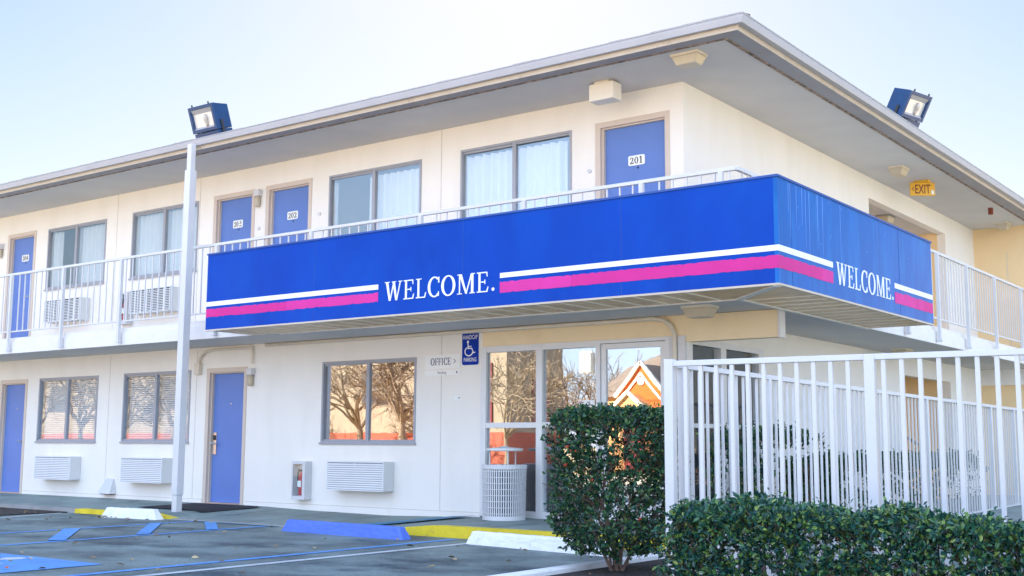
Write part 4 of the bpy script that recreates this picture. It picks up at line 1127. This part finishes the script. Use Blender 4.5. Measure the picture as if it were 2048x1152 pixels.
def limb(mb, p, d, ln, r, rnd, depth, out, wob=.25, shrink=.72, kids=(2, 3), tips=None, rmin=.0015, spread=.6, seg=6):
    pts = [p]; q = p.copy(); dd = d.normalized(); k = 4
    for i in range(k):
        dd = (dd + Vector((rnd.gauss(0, wob), rnd.gauss(0, wob), rnd.gauss(0, wob*.7)))*.5).normalized()
        q = q + dd*ln/k; pts.append(q.copy())
    mb.tube(pts, [max(rmin, r*(1-.35*i/k)) for i in range(k+1)], seg if depth > 1 else max(3, seg-2), cap=False)
    if depth <= 0:
        if tips is not None: tips.append((q, dd))
        return
    for j in range(rnd.randint(*kids)):
        i = rnd.randint(2, k)
        nd = (dd + Vector((rnd.gauss(0, spread), rnd.gauss(0, spread), rnd.gauss(.1, spread*.7)))).normalized()
        limb(mb, pts[i], nd, ln*shrink*rnd.uniform(.75, 1.15), max(rmin, r*.58), rnd, depth-1, out, wob, shrink, kids, tips, rmin, spread, seg)

# clipped shrub at the bed corner
rnd = random.Random(21)
SB = Vector((1.40, -3.86, -.10))
sh = thing('clipped_shrub', 'tall dark green clipped shrub with flat top before the office door', 'shrub', SB)
wd = MB()
for k in range(9):
    a = rnd.uniform(0, 6.28); l = rnd.uniform(.5, .8)
    limb(wd, Vector((rnd.gauss(0, .03), rnd.gauss(0, .03), 0)), Vector((math.cos(a)*.42, math.sin(a)*.42, 1)), l, .014, rnd, 2, None, .3, .62, (2, 3), None, .002, .45, 6)
wd.build('stem', M['bark'], sh, smooth=True)
lf = MB(); tw = MB()
def shrub_r(z):     # half width at height z above the base
    prof = [(.12, .22), (.18, .34), (.27, .42), (.45, .445), (.60, .45), (.75, .43), (.88, .44), (1.0, .455), (1.10, .46), (1.16, .455), (1.23, .43), (1.27, .36)]
    for (a, ra), (b, rb_) in zip(prof, prof[1:]):
        if a <= z <= b: return ra + (rb_-ra)*(z-a)/(b-a)
    return .1
holes = [(Vector((.30, -.25, .62)), .13), (Vector((.10, -.36, .52)), .10), (Vector((.40, .0, .50)), .14), (Vector((.33, -.2, .78)), .07), (Vector((-.32, -.2, .83)), .06), (Vector((.0, -.3, .40)), .09), (Vector((.36, .1, .66)), .12)]
cnt = 0
while cnt < 2300:
    z = rnd.uniform(.13, 1.27); rr = shrub_r(z)
    a = rnd.uniform(0, 2*math.pi); e = 4.0      # squarish section
    c, s_ = math.cos(a), math.sin(a); sq = (abs(c)**e + abs(s_)**e)**(-1/e)
    t_ = 1 - abs(rnd.gauss(0, .17))
    if rnd.random() < .24: z = rnd.uniform(1.17, 1.27); rr = shrub_r(z); t_ = math.sqrt(rnd.random())
    if t_ < .1: continue
    p = Vector((c*sq*rr*t_*.98, s_*sq*rr*t_*.98, z))
    a2 = R(-36.7); p = Vector((p.x*math.cos(a2*0) - p.y*math.sin(a2*0), p.x*math.sin(a2*0) + p.y*math.cos(a2*0), p.z))
    if any((p - hc).length < hr*.72 for hc, hr in holes): continue
    if z < .20 and rnd.random() < .3: continue
    out = Vector((p.x, p.y, .15 + (1.6 if z > 1.17 else 0)*rr)).normalized()
    sprig(lf, tw, p, out, rnd, 11, .036, .018, .052); cnt += 1
red = MB()
for k in range(10):
    a = rnd.uniform(3.6, 6.2); z = rnd.uniform(.4, 1.1); rr = shrub_r(z)
    p = Vector((math.cos(a)*rr*1.05, math.sin(a)*rr*1.05, z)); leaf_face(lf, p, Vector((rnd.gauss(0, 1), -.5, -.4)), Vector((0, -1, .3)), .04, .022, 1)
lf.build('foliage', [M['leaf'], M['leaf_red']], sh)
tw.build('twig', M['bark'], sh)

# long hedge in front of the fence
def hedge(name, label, x0, x1, y0, y1, zb, zt, n, rnd, seed_h, leafmat, ln=.046, bare=True, sz=.06):
    t = thing(name, label, 'hedge', ((x0+x1)/2, (y0+y1)/2, zb)); cx, cy = (x0+x1)/2, (y0+y1)/2
    lf = MB(); tw = MB(); st = MB()
    H = zt-zb
    for i in range(n):
        kind = rnd.random()
        x = rnd.uniform(x0, x1); bump = .022*math.sin(x*6.1+seed_h) + .018*math.sin(x*13.7) + .02*math.sin(x*2.3)
        if kind < .40:      # top
            y = rnd.uniform(y0+.03, y1-.03); z = zt - abs(rnd.gauss(0, .035)) + bump; out = Vector((0, -.2, 1))
        elif kind < .82:    # front face, thinner towards the ground
            z = zt - (rnd.random()**1.25)*H*.95 + bump*.5; y = y0 + abs(rnd.gauss(0, .05)) + (zt-z)*.10; out = Vector((0, -1, .35))
            if bare and (.5+.5*math.sin(x*4.7+1.3)*math.sin(x*1.9+seed_h)) * (zt-z)/H > .33 + rnd.random()*.35: continue
        elif kind < .9:     # ends
            e = rnd.random() < .5; x = (x0 if e else x1) + rnd.gauss(0, .04); y = rnd.uniform(y0, y1); z = rnd.uniform(zb+.12, zt); out = Vector((-1 if e else 1, -.3, .3))
        else:
            y = rnd.uniform(y0+.1, y1); z = rnd.uniform(zb+.15, zt-.05); out = Vector((rnd.gauss(0, 1), -.5, .3))
        sprig(lf, tw, Vector((x-cx, y-cy, z-zb)), out.normalized(), rnd, 10, ln, ln*.48, sz)
        if kind < .4 and rnd.random() < .14:      # fresh shoots standing proud of the clipped top
            p = Vector((x-cx, y-cy, z-zb+.02)); sprig(lf, tw, p, Vector((rnd.gauss(0, .2), -.1, 1.4)), rnd, 7, ln*.85, ln*.36, sz*1.2)
    for k in range(int((x1-x0)/.16)):
        x = x0 + .1 + k*.16 + rnd.gauss(0, .04)
        y = rnd.uniform(y0+.12, y1-.1)
        limb(st, Vector((x-cx, y-cy, 0)), Vector((rnd.gauss(0, .3), rnd.gauss(-.15, .2), 1)), H*.55, .011, rnd, 2, None, .35, .62, (2, 3), None, .0018, .55, 5)
    lf.build('foliage', leafmat, t); tw.build('twig', M['bark'], t); st.build('branch', M['bark'], t)
    return t
hedge('boxwood_hedge', 'low clipped green hedge in front of the white picket fence', 2.86, 6.3, -5.58, -5.02, -.10, .475, 3900, random.Random(4), .4, M['leaf_hedge'], .040)
hedge('boxwood_hedge', 'dark hedge inside the fence along the side wall', .55, 1.25, 1.3, 7.6, 0, .68, 1500, random.Random(8), 1.4, M['leaf'], .06, False, .10)
hedge('boxwood_hedge', 'taller bush inside the fence below the corner window', .55, 1.3, -.7, 1.0, 0, .98, 300, random.Random(9), 2.4, M['leaf'], .06, False, .10)

# fallen leaves scattered over the lot, walk and beds
mb = MB(); rnd = random.Random(77)
for i in range(150):
    q = rnd.random()
    if q < .5: x, y, z = rnd.uniform(-9, .8), -1.9 - rnd.random()**1.5*5, LOT+.006
    elif q < .72: x, y, z = rnd.uniform(-12, -9.4), rnd.uniform(-3.1, -1.95), -.10
    elif q < .85: x, y, z = rnd.uniform(-8.1, -7.0), rnd.uniform(-2.45, -2.2), LOT+.008
    else: x, y, z = rnd.uniform(1.25, 2.6), rnd.uniform(-5.0, -2.2), -.085
    a = rnd.uniform(0, 6.28); l = rnd.uniform(.03, .085)
    leaf_face(mb, Vector((x, y, z+rnd.uniform(0, .012))), Vector((math.cos(a), math.sin(a), rnd.uniform(-.05, .25))), Vector((rnd.gauss(0, .35), rnd.gauss(0, .35), 1)), l, l*.55)
o = mb.build('fallen_leaves', M['litter']); o['kind'] = 'stuff'; tag(o, 'dry brown leaves scattered over the car park', 'leaf litter')

# ------------------------------------------------------------------ across the road: what the glass reflects
t = thing('beige_building', 'long beige building with red base across the road, mirrored in windows', 'building', (-29.0, -35, -.17))
MB().box(-62, 0, -5, 0, 1.7, 9).build('wall', M['beige'], t); MB().box(-62, .02, -5.02, .02, 0, 1.7).build('base_wall', M['brick_red'], t)
mb = MB()
for x in range(-58, -2, 6): mb.box(x, x+2.2, .001, .05, 3.2, 5.0)
mb.build('window', M['dark'], t)
MB().box(-2.6, -.9, .001, .08, 2.0, 5.2).box(.001, .06, -3.6, -2.2, 2.0, 4.6).build('wall_panel', M['maroon'], t)
MB().box(-62.5, .5, -5.5, .5, 9, 9.3).build('roof', M['roof_brown'], t)
t = thing('gabled_house', 'orange gabled house with brown roof mirrored in the office door', 'house', (-18.3, -30, -.17))
MB().box(-2.0, 4, -7, -.5, 0, 3.1).build('wall', M['peach'], t)
rm_ = MB().hexa([(-.6, -.3, 3.1), (4.4, -.3, 3.1), (4.4, -7.4, 3.1), (-.6, -7.4, 3.1), (-.6, -3.3, 5.15), (4.4, -3.3, 5.15), (4.4, -3.9, 5.15), (-.6, -3.9, 5.15)])
rm_.hexa([(-2.5, -.3, 3.1), (-.601, -.3, 3.1), (-.601, -7.4, 3.1), (-2.5, -7.4, 3.1), (-2.5, -3.0, 4.5), (-.601, -3.3, 5.15), (-.601, -3.9, 5.15), (-2.5, -4.2, 4.5)])
rm_.build('roof', M['roof_brown'], t, recalc=True)
G = Frame((0, 0, 0), (1, 0, 0), (0, 0, 1), (0, 1, 0))
mb = MB().prism([(1.05, 0), (-1.05, 0), (-1.05, 3.2), (0, 4.4), (1.05, 3.2)], G, -.5, 0)
gw = mb.build('gable_wall', M['orange'], t, recalc=True)
mb = MB()
for s_ in (-1, 1):
    mb.bar((s_*1.25, .04, 3.08), (0, .04, 4.50), .16, .14); mb.bar((s_*.95, .03, 2.95), (0, .03, 4.05), .05, .10)
mb.tube([(0, .0, 3.72), (0, .04, 3.72)], .17, 18)
mb.build('gable_trim', M['trim'], gw)
MB().hexa([(-1.3, -3, 3.1), (1.3, -3, 3.1), (1.3, -.02, 3.1), (-1.3, -.02, 3.1), (-.02, -3, 4.42), (.02, -3, 4.42), (.02, -.02, 4.42), (-.02, -.02, 4.42)]).build('gable_roof', M['roof_brown'], t, recalc=True)
mb = MB().prism([(.75, 0), (-.95, 0), (-.95, 2.5), (-.1, 3.15), (.75, 2.5)], G, .05, .9)
pw = mb.build('porch', M['peach'], t, recalc=True)
mb = MB()
for s_ in (-1, 1): mb.bar((-.1+s_*1.0, .95, 2.42), (-.1, .95, 3.24), .14, .13)
mb.build('porch_trim', M['trim'], pw)
MB().box(-.3, .7, .905, .93, 0, 2.3).build('porch_opening', M['maroon'], pw)
t = thing('utility_pole', 'timber utility pole with grey transformers mirrored in the office glass', 'utility pole', (-15.45, -22.4, -.17))
MB().tube([(0, 0, 0), (0, 0, 10)], [.16, .12], 12).build('pole', M['wood_pole'], t)
for x in (-.55, -.30): MB().tube([(x, .2, 3.55), (x, .2, 3.6), (x, .2, 4.25), (x, .2, 4.35)], [.14, .17, .17, .08], 14).build('transformer', M['grey_metal'], t)
MB().box(-1.2, 1.2, -.06, .06, 9.2, 9.35).build('crossarm', M['wood_pole'], t)
t = thing('power_line', 'thin overhead power wires across the road mirrored in an upper window', 'power line', (-15.45, -22.4, 0))
for k, (dz, dy) in enumerate(((9.3, 0), (8.3, .1), (7.5, .1))):
    pts = [(-x, dy, dz - 1.2*math.sin(math.pi*x/60)) for x in range(0, 61, 4)]
    MB().tube(pts, .018, 5).build('wire', M['ink'], t)
def bare_tree(loc, h, seed, label, thick=.2, spread=.55, depth=5):
    rnd = random.Random(seed)
    t = thing('bare_tree', label, 'tree', loc, 'leafless trees across the road')
    tr = MB().tube([(0, 0, 0), (.05, 0, h*.12), (0, .05, h*.25)], [thick, thick*.85, thick*.7], 10)
    tr.build('trunk', M['pale_bark'], t)
    cr = MB()
    for k in range(6):
        a = rnd.uniform(0, 6.28)
        limb(cr, Vector((0, .05, h*.24)), Vector((math.cos(a)*.8, math.sin(a)*.8, 1.0)), h*.30, thick*.5, rnd, depth, None, .3, .74, (3, 4), None, .011, spread, 5)
    cr.build('crown', M['pale_bark'], t)
    return t
bare_tree((-30.5, -29, -.17), 8.5, 1, 'spreading bare tree mirrored in the office window', .22, .7, 4)
bare_tree((-21.5, -25, -.17), 5.5, 2, 'slender bare tree mirrored in the entrance sidelight', .10, .6, 4)
bare_tree((-23.2, -33, -.17), 6.0, 3, 'bare tree beside the orange house', .14, .6, 4)
bare_tree((-47.2, -29, -.17), 8.0, 4, 'thick twiggy bare tree mirrored in the ground floor window near the column', .2, .7, 4)
bare_tree((-56.0, -29, -.17), 8.0, 5, 'thick twiggy bare tree mirrored in the farthest ground floor window', .2, .7, 4)
bare_tree((-50.6, -28, -.17), 7.0, 6, 'low branching bare tree among those mirrored near the column window', .18, .75, 4)
bare_tree((-59.2, -28, -.17), 7.0, 7, 'low branching bare tree among those mirrored in the farthest window', .18, .75, 4)
bare_tree((-35.2, -31, -.17), 7.5, 8, 'bare tree standing behind the spreading one mirrored in the office window', .16, .75, 4)
